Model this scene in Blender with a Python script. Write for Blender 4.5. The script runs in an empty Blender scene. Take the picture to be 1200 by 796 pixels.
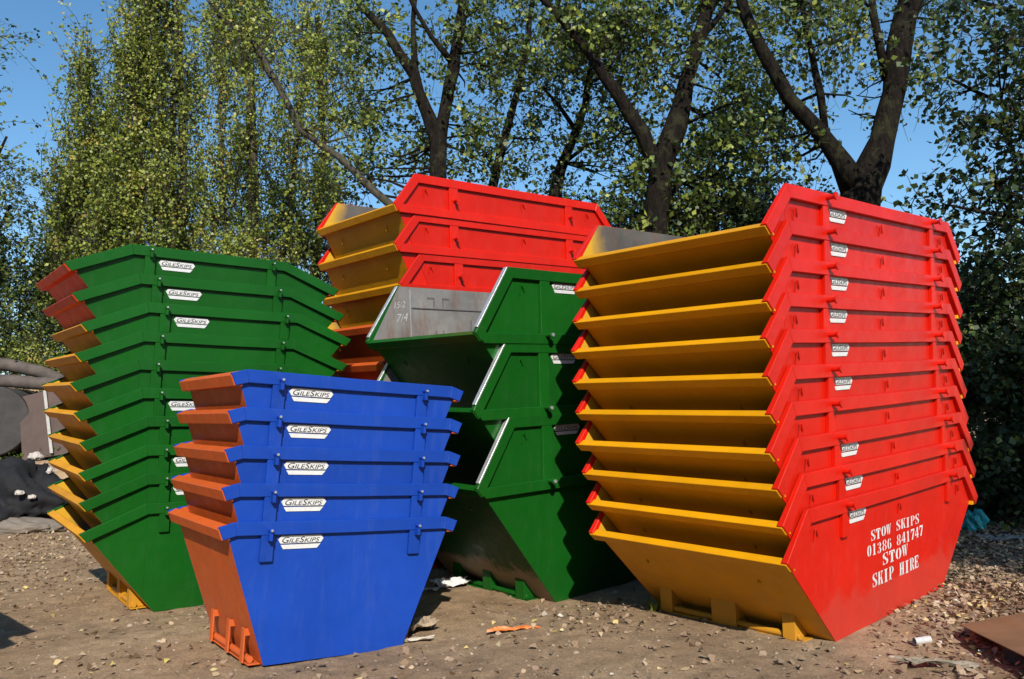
import bpy, bmesh, math, random
import numpy as np
from mathutils import Vector, Matrix
random.seed(7); RNG = np.random.default_rng(7)
R = math.radians
scene = bpy.context.scene
col = scene.collection

# ---------------------------------------------------------------- camera
CH = 1.65; FPX = 952.33; PITCH = 0.09531; ROLL = -0.03643
cp, sp = math.cos(PITCH), math.sin(PITCH)
cr, sr = math.cos(ROLL), math.sin(ROLL)
F_ = Vector((0, cp, sp)); U_ = Vector((0, -sp, cp)); R_ = Vector((1, 0, 0))
RR_ = cr*R_ + sr*U_; UU_ = -sr*R_ + cr*U_
CAM = Vector((0, 0, CH))
cd = bpy.data.cameras.new('camera'); cam = bpy.data.objects.new('camera', cd); col.objects.link(cam)
m = Matrix.Identity(4)
for i in range(3):
    m[i][0] = RR_[i]; m[i][1] = UU_[i]; m[i][2] = -F_[i]; m[i][3] = CAM[i]
cam.matrix_world = m
cd.sensor_width = 36; cd.lens = FPX/1200*36; cd.clip_end = 3000; cd.clip_start = 0.05
scene.camera = cam
def ray(px, py): return F_ + RR_*((px-600)/FPX) - UU_*((py-398)/FPX)
def at(px, py, Y):
    d = ray(px, py); return CAM + d*(Y/d.y)

# ---------------------------------------------------------------- objects
def setp(o, label=None, cat=None, group=None, kind=None):
    if label: o['label'] = label
    if cat: o['category'] = cat
    if group: o['group'] = group
    if kind: o['kind'] = kind
    return o
class MB:
    def __init__(s): s.v = []; s.f = []; s.m = []
    def poly(s, pts, mi=0):
        n = len(s.v); s.v += [tuple(p) for p in pts]; s.f.append(tuple(range(n, n+len(pts)))); s.m.append(mi)
    def prism(s, A, B, mi=0, mia=None, mib=None):
        # A, B equal-length loops; A front, B back
        n = len(s.v); k = len(A); s.v += [tuple(p) for p in A]+[tuple(p) for p in B]
        s.f.append(tuple(range(n, n+k))); s.m.append(mi if mia is None else mia)
        s.f.append(tuple(range(n+2*k-1, n+k-1, -1))); s.m.append(mi if mib is None else mib)
        for i in range(k):
            j = (i+1) % k
            s.f.append((n+i, n+k+i, n+k+j, n+j)); s.m.append(mi)
    def box(s, x0, x1, y0, y1, z0, z1, mi=0):
        s.prism([(x0,y0,z0),(x1,y0,z0),(x1,y0,z1),(x0,y0,z1)], [(x0,y1,z0),(x1,y1,z0),(x1,y1,z1),(x0,y1,z1)], mi)
    def tube(s, pts, rad, n=8, mi=0, cap=True):
        pts = [Vector(p) for p in pts]; rad = rad if isinstance(rad, (list, tuple)) else [rad]*len(pts)
        base = len(s.v); up = None
        for i, p in enumerate(pts):
            t = (pts[min(i+1, len(pts)-1)]-pts[max(i-1, 0)]).normalized()
            if up is None:
                up = t.orthogonal().normalized()
            up = (up - t*up.dot(t)).normalized(); w = t.cross(up)
            for k in range(n):
                a = 2*math.pi*k/n; s.v.append(tuple(p+(up*math.cos(a)+w*math.sin(a))*rad[i]))
        for i in range(len(pts)-1):
            for k in range(n):
                a = base+i*n+k; b = base+i*n+(k+1) % n
                s.f.append((a, b, b+n, a+n)); s.m.append(mi)
        if cap:
            s.f.append(tuple(base+k for k in range(n-1, -1, -1))); s.m.append(mi)
            e = base+(len(pts)-1)*n; s.f.append(tuple(e+k for k in range(n))); s.m.append(mi)
    def mesh(s, name, mats, smooth=False, bevel=0, fix=True):
        me = bpy.data.meshes.new(name); me.from_pydata(s.v, [], s.f)
        for mt in mats: me.materials.append(mt)
        me.polygons.foreach_set('material_index', s.m)
        if fix or bevel:
            bm = bmesh.new(); bm.from_mesh(me)
            if fix: bmesh.ops.recalc_face_normals(bm, faces=bm.faces)
            if bevel:
                es = [e for e in bm.edges if len(e.link_faces) == 2 and e.calc_face_angle(0) > 0.35]
                bmesh.ops.bevel(bm, geom=es, offset=bevel, segments=1, affect='EDGES', clamp_overlap=True)
            bm.to_mesh(me); bm.free()
        if smooth: me.polygons.foreach_set('use_smooth', [True]*len(me.polygons))
        me.update(); return me
def link(name, me, parent=None):
    o = bpy.data.objects.new(name, me); col.objects.link(o)
    if parent: o.parent = parent
    return o

# ---------------------------------------------------------------- materials
def newmat(name):
    mt = bpy.data.materials.new(name); mt.use_nodes = True; nt = mt.node_tree; b = nt.nodes['Principled BSDF']
    return mt, nt, b
def nd(nt, t, **kw):
    n = nt.nodes.new(t)
    for k, v in kw.items(): setattr(n, k, v)
    return n
def noise(nt, scale, detail=4, rough=.6, coord='Object', vec_scale=None):
    tc = nd(nt, 'ShaderNodeTexCoord'); n = nd(nt, 'ShaderNodeTexNoise'); n.inputs['Scale'].default_value = scale
    n.inputs['Detail'].default_value = detail; n.inputs['Roughness'].default_value = rough
    if vec_scale:
        mp = nd(nt, 'ShaderNodeMapping'); mp.inputs['Scale'].default_value = vec_scale
        nt.links.new(tc.outputs[coord], mp.inputs[0]); nt.links.new(mp.outputs[0], n.inputs['Vector'])
    else: nt.links.new(tc.outputs[coord], n.inputs['Vector'])
    return n
def ramp(nt, src, stops):
    r = nd(nt, 'ShaderNodeValToRGB'); e = r.color_ramp.elements
    while len(e) < len(stops): e.new(.5)
    for i, (p, c) in enumerate(stops):
        e[i].position = p; e[i].color = (c[0], c[1], c[2], 1) if hasattr(c, '__len__') else (c, c, c, 1)
    nt.links.new(src, r.inputs[0]); return r
def mix(nt, fac, a, b, mode='MIX'):
    x = nd(nt, 'ShaderNodeMix', data_type='RGBA', blend_type=mode)
    for s, v in ((x.inputs[0], fac), (x.inputs[6], a), (x.inputs[7], b)):
        if hasattr(v, 'links') or hasattr(v, 'is_linked'): nt.links.new(v, s)
        else: s.default_value = v if isinstance(v, (int, float)) else (*v, 1)
    return x.outputs[2]
def bump(nt, b, src, strength, dist):
    bp = nd(nt, 'ShaderNodeBump'); bp.inputs['Strength'].default_value = strength; bp.inputs['Distance'].default_value = dist
    nt.links.new(src, bp.inputs['Height']); nt.links.new(bp.outputs[0], b.inputs['Normal'])
def paint(name, c, rough=.38, dirt=.25, dirtcol=(.22, .16, .11), low=.0):
    mt, nt, b = newmat(name)
    n1 = noise(nt, 1.7, 5); r1 = ramp(nt, n1.outputs[0], [(.3, .86), (.7, 1.08)])
    oi = nd(nt, 'ShaderNodeObjectInfo'); ro = ramp(nt, oi.outputs['Random'], [(0, .88), (1, 1.08)])
    base = mix(nt, 1.0, mix(nt, 1.0, c, ro.outputs[0], 'MULTIPLY'), r1.outputs[0], 'MULTIPLY')
    n2 = noise(nt, 9, 8, .7); r2 = ramp(nt, n2.outputs[0], [(.56, 0), (.75, dirt)])
    base = mix(nt, r2.outputs[0], base, dirtcol)
    # small chips and scuffs running along the plate
    n3 = noise(nt, 6, 6, .75, vec_scale=(1.0, 1.0, 7.0)); r3 = ramp(nt, n3.outputs[0], [(.70, 0), (.74, .35)])
    base = mix(nt, r3.outputs[0], base, tuple(min(1, x*.6+.12) for x in c))
    if low:
        tc = nd(nt, 'ShaderNodeTexCoord'); sx = nd(nt, 'ShaderNodeSeparateXYZ'); nt.links.new(tc.outputs['Object'], sx.inputs[0])
        n4 = noise(nt, 5, 6, .7); ad = nd(nt, 'ShaderNodeMath', operation='MULTIPLY_ADD')
        nt.links.new(n4.outputs[0], ad.inputs[0]); ad.inputs[1].default_value = -.5; nt.links.new(sx.outputs[2], ad.inputs[2])
        r4 = ramp(nt, ad.outputs[0], [(.0, low), (.10, 0)]); base = mix(nt, r4.outputs[0], base, (.27, .20, .14))
    nt.links.new(base, b.inputs['Base Color']); b.inputs['Specular IOR Level'].default_value = .24
    rr = ramp(nt, n2.outputs[0], [(.35, rough-.06), (.75, rough+.22)]); nt.links.new(rr.outputs[0], b.inputs['Roughness'])
    nv = noise(nt, 4, 7, .75, vec_scale=(2.2, 2.2, .35)); rv = ramp(nt, nv.outputs[0], [(.52, 0), (.72, .22)])
    base = mix(nt, rv.outputs[0], base, dirtcol); nt.links.new(base, b.inputs['Base Color'])
    n5 = noise(nt, 2.6, 4, .55); bump(nt, b, n5.outputs[0], .5, .02)
    return mt
def steel(name, c0, c1, rust=(.20, .09, .045), amt=.5, rough=.5, spray=None):
    mt, nt, b = newmat(name)
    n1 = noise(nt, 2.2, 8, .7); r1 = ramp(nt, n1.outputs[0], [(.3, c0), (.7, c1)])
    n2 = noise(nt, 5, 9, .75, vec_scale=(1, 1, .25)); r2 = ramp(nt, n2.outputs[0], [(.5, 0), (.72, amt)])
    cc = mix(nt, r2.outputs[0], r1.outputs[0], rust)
    if spray:
        tc = nd(nt, 'ShaderNodeTexCoord'); sx = nd(nt, 'ShaderNodeSeparateXYZ'); nt.links.new(tc.outputs['Object'], sx.inputs[0])
        ab = nd(nt, 'ShaderNodeMath', operation='ABSOLUTE'); nt.links.new(sx.outputs[0], ab.inputs[0]); ng = noise(nt, 3, 4)
        ad = nd(nt, 'ShaderNodeMath', operation='MULTIPLY_ADD'); nt.links.new(ng.outputs[0], ad.inputs[0]); ad.inputs[1].default_value = .35; nt.links.new(ab.outputs[0], ad.inputs[2])
        rs = nd(nt, 'ShaderNodeMapRange'); rs.inputs[1].default_value = spray[1]; rs.inputs[2].default_value = spray[1]+.22; nt.links.new(ad.outputs[0], rs.inputs[0])
        cc = mix(nt, rs.outputs[0], cc, spray[0])
    nt.links.new(cc, b.inputs['Base Color'])
    b.inputs['Metallic'].default_value = .15; b.inputs['Roughness'].default_value = rough
    n5 = noise(nt, 3, 3); bump(nt, b, n5.outputs[0], .3, .01)
    return mt
def plain(name, c, rough=.6, metal=0, var=.25, scale=12):
    mt, nt, b = newmat(name); n = noise(nt, scale, 6, .7)
    r = ramp(nt, n.outputs[0], [(.3, tuple(x*(1-var) for x in c)), (.7, tuple(min(1, x*(1+var)) for x in c))])
    nt.links.new(r.outputs[0], b.inputs['Base Color']); b.inputs['Roughness'].default_value = rough; b.inputs['Metallic'].default_value = metal
    bump(nt, b, n.outputs[0], .3, .01)
    return mt
def leafmat(name, stops, trans=.3, rough=.5):
    mt, nt, b = newmat(name); g = nd(nt, 'ShaderNodeNewGeometry')
    nz = noise(nt, 1.1, 2); mm = nd(nt, 'ShaderNodeMath', operation='MULTIPLY_ADD', use_clamp=True); nt.links.new(nz.outputs[0], mm.inputs[0]); mm.inputs[1].default_value = 1.5
    hf = nd(nt, 'ShaderNodeMath', operation='MULTIPLY_ADD'); nt.links.new(g.outputs['Random Per Island'], hf.inputs[0]); hf.inputs[1].default_value = .8; hf.inputs[2].default_value = -.65; nt.links.new(hf.outputs[0], mm.inputs[2])
    r = ramp(nt, mm.outputs[0], stops)
    nt.links.new(r.outputs[0], b.inputs['Base Color']); b.inputs['Roughness'].default_value = rough
    if trans:
        t = nd(nt, 'ShaderNodeBsdfTranslucent'); nt.links.new(r.outputs[0], t.inputs[0])
        mx = nd(nt, 'ShaderNodeMixShader'); mx.inputs[0].default_value = trans
        nt.links.new(b.outputs[0], mx.inputs[1]); nt.links.new(t.outputs[0], mx.inputs[2])
        nt.links.new(mx.outputs[0], nt.nodes['Material Output'].inputs[0])
    return mt
M = {}
M['red'] = paint('red_paint', (.66, .013, .004), .36, .10, (.48, .07, .05))
M['redlow'] = paint('red_paint_low', (.66, .013, .004), .36, .12, (.50, .09, .07), low=.12)
M['blue'] = paint('blue_paint', (.010, .064, .41), .36, .10, (.08, .13, .40))
M['green'] = paint('green_paint', (.007, .10, .009), .36, .12, (.04, .11, .04))
M['yellow'] = paint('yellow_paint', (.74, .325, .003), .45, .15, (.45, .24, .05), low=.15)
M['orange'] = paint('orange_paint', (.68, .115, .018), .40, .25, (.40, .16, .07), low=.1)
M['rust_red'] = paint('oxide_red_paint', (.80, .060, .012), .5, .1, (.40, .06, .03))
M['mudgreen'] = paint('muddy_green_paint', (.010, .070, .014), .5, .9, (.16, .115, .06), low=.95)
M['steel'] = steel('bare_steel', (.20, .20, .21), (.36, .35, .34))
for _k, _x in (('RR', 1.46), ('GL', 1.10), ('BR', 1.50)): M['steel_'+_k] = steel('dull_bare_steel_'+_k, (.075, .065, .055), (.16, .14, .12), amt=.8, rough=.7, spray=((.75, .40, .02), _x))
M['steel_pale'] = steel('pale_bare_steel', (.16, .148, .135), (.33, .305, .27), amt=.9)
M['steel_dull'] = steel('dull_bare_steel', (.15, .14, .12), (.30, .28, .25), amt=.8)
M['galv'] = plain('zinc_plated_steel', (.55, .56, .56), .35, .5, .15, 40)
M['white'] = plain('white_sign_paint', (.76, .76, .74), .5, 0, .09, 25)
M['black'] = plain('black_sign_ink', (.02, .02, .022), .6, 0, .2)
M['stencil'] = plain('white_stencil_paint', (.80, .78, .76), .55, 0, .10, 60)
M['chalk'] = plain('chalk', (.6, .6, .58), .9, 0, .3, 80)
M['scorch'] = plain('scorched_steel', (.13, .12, .11), .7, 0, .4, 40)

# ---------------------------------------------------------------- skips
FIT = {
 'RR':([2.3926, 7.2189, 0.7276, 0.0234, -0.0381, 0.0352, -0.0077, -0.0017],
   [3.4029, 1.9343, 2.8061, 1.0087, 0.7012, 1.7692, 1.6089, 1.7031, 0.0366, 0.2473, 2.1356, 2.9134],
   [[0.0364, -0.0054, -0.0003, 0.0062], [0.034, -0.0015, -0.0042, 0.0014], [0.0078, -0.0005, -0.0052, 0.002], [-0.0441, 0.0041, -0.0038, -0.0022], [-0.0257, 0.0035, -0.0002, -0.0023], [-0.04, 0.0044, 0.0023, -0.0013], [-0.0341, 0.0047, 0.0017, -0.0002], [0.0012, -0.0027, 0.0028, -0.0062], [0.0257, -0.0033, 0.0039, 0.0003], [0.0394, -0.0032, 0.0041, 0.0065]]),
 'BL':([-1.7019, 6.5317, 0.6441, -0.0119, 0.0778, 0.0191, -0.0013, -0.0048],
   [1.8797, 1.0736, 1.6606, 0.9796, 0.9467, 1.3209, 1.1562, 1.193, 0.0559, 0.2573, 1.1225, 1.6606],
   [[0.0002, 0.0004, -0.0007, -0.0015], [0.0016, -0.0002, -0.0003, 0.0004], [0.0005, -0.0003, 0.0003, -0.0016], [-0.0001, 0.0004, -0.0003, 0.0003], [-0.0015, -0.0003, 0.001, 0.0003]]),
 'GL':([-3.4203, 8.8383, 0.6579, -0.0146, 0.027, 0.0454, -0.0212, -0.0023],
   [2.647, 1.2974, 1.5394, 1.0142, 0.7787, 1.7872, 1.6222, 1.2094, 0.0308, 0.2669, 1.1467, 1.4448],
   [[-0.0109, -0.0004, 0.0044, -0.0042], [0.0003, 0.0001, 0.0016, 0.0011], [0.0106, 0.0002, -0.0019, 0.0005], [0.0198, -0.0003, 0.0039, 0.0034], [-0.0154, 0.0003, 0.0008, 0.0002], [-0.0313, 0.0004, -0.0031, -0.0022], [0.009, 0.0003, 0.0013, -0.005], [0.069, -0.0002, -0.005, 0.0033], [0.0015, -0.0003, -0.0004, -0.0008], [-0.0524, -0.0001, -0.0015, 0.0012]]),
 'MG':([0.4353, 8.8129, 0.7269, -0.0024, -0.0218, 0.0457, 0.0009, -0.0041],
   [3.6872, 1.755, 2.9215, 1.7293, 1.1453, 1.7628, 1.5978, 2.018, 0.595, 0.6577, 1.9, 2.7],
   [[0.0062, -0.0001, 0.0001, -0.0005], [-0.0151, 0.001, -0.0019, 0.0006], [0.0089, -0.0009, 0.0018, -0.0005]]),
 'BR':([-0.5176, 9.6736, 0.7069, 1.1223, -0.0281, 0.0383, 0.02, -0.0162],
   [3.2285, 2.0, 2.7191, 1.5117, 1.1827, 1.6456, 1.4806, 1.7481, 0.2246, 0.3938, 1.6419, 2.62],
   [[-0.0539, 0.0021, -0.0061, 0.0007], [0.0, 0.0, 0.0, 0.0], [0.0784, -0.0027, 0.0008, -0.0022], [0.0031, -0.0001, 0.001, 0.0006], [-0.0277, 0.0007, 0.0046, 0.0008]]),
}
# the back stack stands a little further off than the first estimate: same directions, a little more distance and size
K = 1.085
_p, _d, _j = FIT['BR']
_p[0] *= K; _p[1] *= K; _p[3] = CH+(_p[3]-CH)*K
FIT['BR'] = ([_p[0], _p[1], _p[2], _p[3], _p[4], _p[5], _p[6]*K, _p[7]*K], [x*K for x in _d], [[a[0]*K, a[1]*K, a[2], a[3]*K] for a in _j])

def stack_matrix(n, dx=0, dy=0, dz=0, ang=0):
    x, y, yaw, z0, p, r = FIT[n][0][:6]
    return (Matrix.Translation((x, y, z0)) @ Matrix.Rotation(yaw, 4, 'Z') @ Matrix.Rotation(p, 4, 'Y') @ Matrix.Rotation(r, 4, 'X')
            @ Matrix.Translation((dx, dy, dz)) @ Matrix.Rotation(ang, 4, 'Z'))
def skip_matrix(n, i):
    pose, d, j = FIT[n]; jj = j[i] if 0 <= i < len(j) else [random.uniform(-.02, .02), random.uniform(-.002, .002), random.uniform(-.003, .003), 0]
    return stack_matrix(n, jj[0]+pose[6]*i, jj[1]+pose[7]*i, d[9]*i+jj[3], jj[2])

# text pieces -----------------------------------------------------
def text_mesh(body, size, shear=0, offset=0):
    cu = bpy.data.curves.new('t', 'FONT'); cu.body = body; cu.size = size; cu.shear = shear; cu.offset = offset; cu.resolution_u = 3
    o = bpy.data.objects.new('t', cu); col.objects.link(o); bpy.context.view_layer.update()
    me = bpy.data.meshes.new_from_object(o.evaluated_get(bpy.context.evaluated_depsgraph_get()))
    col.objects.unlink(o); bpy.data.objects.remove(o)
    v = [tuple(a.co) for a in me.vertices]; f = [tuple(p.vertices) for p in me.polygons]; bpy.data.meshes.remove(me)
    return v, f
def small_caps(parts, shear=.25):
    # parts: (text, size); laid out one after the other; returns verts, faces, width
    V = []; Fc = []; x = 0
    for t, s in parts:
        v, f = text_mesh(t, s, shear, .0002)
        x0 = min(a[0] for a in v); x1 = max(a[0] for a in v); n = len(V)
        V += [(a[0]-x0+x, a[1], 0) for a in v]; Fc += [tuple(k+n for k in q) for q in f]; x += x1-x0-.002
    return V, Fc, x
SIGN_TXT = small_caps([('G', .072), ('ILE', .056), ('S', .072), ('KIPS', .056)])

def make_parts(n):
    """meshes of one skip of stack n, each list entry: (part name, mesh, [children])"""
    L, Lb, S, H, He, W, Wb, xl1, zl, dz, xl2, S2 = FIT[n][1]
    p = .03; q = .055; t = .006; rh = .098 if n != 'BL' else .092
    out_m = {'RR': 'red', 'BL': 'blue', 'GL': 'green', 'MG': 'green', 'BR': 'red'}[n]
    end_m = {'RR': 'yellow', 'BL': 'orange', 'GL': 'yellow', 'MG': 'green', 'BR': 'yellow'}[n]
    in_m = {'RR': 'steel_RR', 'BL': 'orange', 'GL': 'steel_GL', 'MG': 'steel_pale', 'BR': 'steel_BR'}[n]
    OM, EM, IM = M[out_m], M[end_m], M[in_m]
    half = lambda z: Wb/2+(W/2-p-Wb/2)*z/H
    Lq = L-2*q
    xe = lambda z: Lb/2+(Lq/2-Lb/2)*z/He
    res = []
    outline = [(-Lb/2, 0), (Lb/2, 0), (Lq/2, He), (S2/2-.01, H-.004), (-S/2+.01, H-.004), (-Lq/2, He)]
    for sg in (-1, 1):
        b = MB(); A = [(x, sg*half(z), z) for x, z in outline]; B = [(x, sg*(half(z)-t), z) for x, z in outline]
        b.prism(A, B, 0, 0, 1)
        # vertical weld seams standing a hair proud of the plate
        for xs in (-S/2, S2/2) if n in ('GL', 'RR', 'MG') else ():
            xs *= .985; zt = H-.11; k0 = .05 if abs(xs) < Lb/2 else (abs(xs)-Lb/2)/((Lq/2-Lb/2)/He)+.02
            if zt > k0:
                b.prism([(xs-.004, sg*(half(k0)+.0025), k0), (xs+.004, sg*(half(k0)+.0025), k0), (xs+.004, sg*(half(zt)+.0025), zt), (xs-.004, sg*(half(zt)+.0025), zt)],
                        [(xs-.006, sg*(half(k0)-.002), k0), (xs+.006, sg*(half(k0)-.002), k0), (xs+.006, sg*(half(zt)-.002), zt), (xs-.006, sg*(half(zt)-.002), zt)], 0)
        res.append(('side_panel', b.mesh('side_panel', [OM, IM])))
    for sg in (-1, 1):
        b = MB(); y0 = half(0)-t-.001; y1 = half(He)-t-.001
        A = [(sg*Lb/2, -y0, 0), (sg*Lb/2, y0, 0), (sg*Lq/2, y1, He-.002), (sg*Lq/2, -y1, He-.002)]
        B = [(a[0]-sg*t*1.3, a[1], a[2]+.0) for a in A]
        b.prism(A, B, 0, 0, 1); res.append(('end_panel', b.mesh('end_panel', [EM, IM])))
    b = MB(); b.box(-Lb/2+.012, Lb/2-.012, -half(0)+.008, half(0)-.008, .0, .006); res.append(('floor', b.mesh('floor', [IM])))
    # side rails: band along the top edge and down both slopes
    T = [(-L/2, He), (-S/2, H), (S2/2, H), (L/2, He)]
    sl = Vector(((L-Lb)/2, He)).normalized()
    def offs(pts, d):
        o = []
        for i, pt in enumerate(pts):
            pt = Vector(pt)
            if i == 0: o.append(pt+Vector((sl.x, -sl.y))*d*1.0); continue
            if i == len(pts)-1: o.append(pt+Vector((-sl.x, -sl.y))*d*1.0); continue
            d0 = (pt-Vector(pts[i-1])).normalized(); d1 = (Vector(pts[i+1])-pt).normalized()
            n0 = Vector((d0.y, -d0.x)); n1 = Vector((d1.y, -d1.x)); mv = (n0+n1).normalized()
            o.append(pt+mv*(d/max(.5, mv.dot(n0))))
        return o
    I = offs(T, rh)
    for sg in (-1, 1):
        b = MB(); yo = sg*W/2
        for i in range(3):
            a0, a1, b1, b0 = T[i], T[i+1], I[i+1], I[i]
            pl = [(a0[0], a0[1]), (a1[0], a1[1]), (b1[0], b1[1]), (b0[0], b0[1])]
            if i == 1:   # gentle slack in the long bar
                pl = [pl[0], ((pl[0][0]+pl[1][0])/2, H-.004), pl[1], pl[2], ((pl[2][0]+pl[3][0])/2, b1[1]-.003), pl[3]]
            b.prism([(x, yo, z) for x, z in pl], [(x, sg*(half(min(z, H))-.002), z) for x, z in pl])
        if n in ('MG', 'BR'):
            z1, z0 = He, He-.092; xa = L/2-.01
            b.prism([(-xa, yo-sg*.002, z1), (xa, yo-sg*.002, z1), (xe(z0)+.03, yo-sg*.002, z0), (-xe(z0)-.03, yo-sg*.002, z0)],
                    [(-xa+.04, sg*(half(z1)-.003), z1), (xa-.04, sg*(half(z1)-.003), z1), (xe(z0), sg*(half(z0)-.003), z0), (-xe(z0), sg*(half(z0)-.003), z0)])
        res.append(('side_rail', b.mesh('side_rail', [OM], bevel=.004)))
    # end rails: angle bar with a sloping top and a lip parallel to the end panel
    for sg in (-1, 1):
        b = MB(); yb = W/2-p*.4
        B_ = (L/2, He-.014); A_ = (L/2-q-.002, He+.019); C_ = (L/2-sl.x*.080, He-.014-sl.y*.080); D_ = (xe(C_[1]), C_[1]+.002); Z_ = (xe(He)-.012, He+.014)
        pr = [A_, B_, C_, D_, Z_]
        b.prism([(sg*x, -yb, z) for x, z in pr], [(sg*x, yb, z) for x, z in pr])
        res.append(('end_rail', b.mesh('end_rail', [EM], bevel=.0035)))
    # posts and lugs
    zb = He-.05 if n in ('MG', 'BR') else H-.275
    pw = .12 if n in ('MG', 'BR') else .092
    for sg in (-1, 1):
        for xc in (-xl1/2, xl2/2):
            b = MB(); zt = H-.06
            pr = [(xc-pw/2, zb), (xc+pw/2, zb), (xc+pw/2, zt), (xc-pw/2, zt)]
            b.prism([(x, sg*(W/2-.004 if n in ('MG', 'BR') else half(z)+.030), z) for x, z in pr], [(x, sg*(half(z)-.002), z) for x, z in pr])
            res.append(('post', b.mesh('post', [OM], bevel=.004)))
            b = MB(); zc = H-max(zl, .04); r0 = .019 if n not in ('BL', 'GL') else .010
            if n in ('MG', 'BR'): xq = xc
            else: xq = xc
            pr = .066 if n not in ('BL', 'GL') else .045
            b.tube([(xq, sg*(W/2-.02), zc), (xq, sg*(W/2+pr), zc)], r0, 10)
            b.tube([(xq, sg*(W/2+pr), zc), (xq, sg*(W/2+pr+.012), zc)], r0*1.6, 12)
            if n in ('BL', 'GL'):   # hanging keeper below the pin
                b.box(xq-.010, xq+.012, min(sg*(W/2+.006), sg*(W/2+.05)), max(sg*(W/2+.006), sg*(W/2+.05)), zc-.07, zc-.015)
            lug = b.mesh('lifting_lug', [OM if n not in ('BL',) else M['blue']], bevel=0)
            if n in ('BL', 'GL', 'MG'):
                bb = MB(); bb.tube([(xq, sg*(W/2+pr+.013), zc), (xq, sg*(W/2+pr+.022), zc)], r0*.9, 8)
                res.append(('lifting_lug', lug, [('bolt', bb.mesh('bolt', [M['galv']]))]))
            else: res.append(('lifting_lug', lug))
    # cover hooks: bent rod, welded to the plate
    hx = {'RR': (-1.28, .07, 1.27), 'BR': (-1.24*K, .1, 1.12*K), 'MG': (-1.3, 0, 1.25)}.get(n, ())
    for sg in (-1, 1):
        for xh in hx:
            b = MB(); zt = H-.155; yy = lambda z: sg*(half(z)+.018)
            b.tube([(xh, sg*(half(zt-.08)+.004), zt-.085), (xh, yy(zt), zt), (xh+.012, yy(zt), zt+.006), (xh+.055, sg*(half(zt-.05)+.006), zt-.055)], .0055, 6)
            res.append(('cover_hook', b.mesh('cover_hook', [OM])))
        if n in ('RR', 'BR', 'MG'):
            for yh in (-.5, .5):
                b = MB(); zh = He-.24; xx = xe(zh)
                b.tube([(sg*(xx-.002), yh, zh), (sg*(xx+.03), yh, zh+.01), (sg*(xx+.034), yh, zh+.075)], .006, 6)
                res.append(('cover_hook', b.mesh('cover_hook', [EM])))
    if n == 'MG':   # slope edge lip in pale metal, standing in for the sun glint, both sides
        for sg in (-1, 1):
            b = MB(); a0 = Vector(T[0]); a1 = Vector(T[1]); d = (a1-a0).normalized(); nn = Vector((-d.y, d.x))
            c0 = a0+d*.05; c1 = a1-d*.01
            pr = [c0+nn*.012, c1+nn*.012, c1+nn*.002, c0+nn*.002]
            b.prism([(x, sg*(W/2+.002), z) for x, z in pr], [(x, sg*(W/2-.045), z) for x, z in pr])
            res.append(('edge_glint', b.mesh('edge_glint', [M['galv']], bevel=.002)))
    return res
def sign_meshes(n):
    L, Lb, S, H, He, W, Wb, xl1, zl, dz, xl2, S2 = FIT[n][1]; p = .03
    half = lambda z: Wb/2+(W/2-p-Wb/2)*z/H
    x0 = -xl1/2+.062+(.02 if n != 'RR' else -.0) ; w = .335 if n != 'RR' else .30
    if n == 'MG': x0 = -.90; w = .34
    zt = H-(.104 if n != 'GL' else .118); y = lambda z: -(half(z)+.006)
    b = MB()
    hx = [(x0, zt-.026), (x0+.022, zt), (x0+w-.022, zt), (x0+w, zt-.026), (x0+w-.018, zt-.053), (x0+.018, zt-.053)]
    b.prism([(x, y(z), z) for x, z in hx], [(x, y(z)+.004, z) for x, z in hx])
    tr = [(x0+.020, zt-.062), (x0+w-.020, zt-.062), (x0+w-.045, zt-.092), (x0+.04, zt-.092)]
    b.prism([(x, y(z), z) for x, z in tr], [(x, y(z)+.004, z) for x, z in tr])
    plate = b.mesh('sign_plate', [M['white']])
    V, Fc, tw = SIGN_TXT; s = (w-.06)/tw; c = MB()
    c.v = [(x0+.028+a[0]*s, y(zt-.045)-.0022, zt-.048+a[1]*.76) for a in V]; c.f = list(Fc); c.m = [0]*len(Fc)
    c.poly([(x0+.03, y(zt-.058)-.002, zt-.0575), (x0+w-.03, y(zt-.058)-.002, zt-.0575), (x0+w-.03, y(zt-.058)-.002, zt-.0545), (x0+.03, y(zt-.058)-.002, zt-.0545)])
    c.poly([(x0+w*.5, y(zt-.06)-.0005, zt-.0615), (x0+w-.03, y(zt-.06)-.0005, zt-.0615), (x0+w-.03, y(zt-.06)-.0005, zt-.0585), (x0+w*.5, y(zt-.06)-.0005, zt-.0585)])
    return plate, c.mesh('lettering', [M['black']], fix=False)
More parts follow.
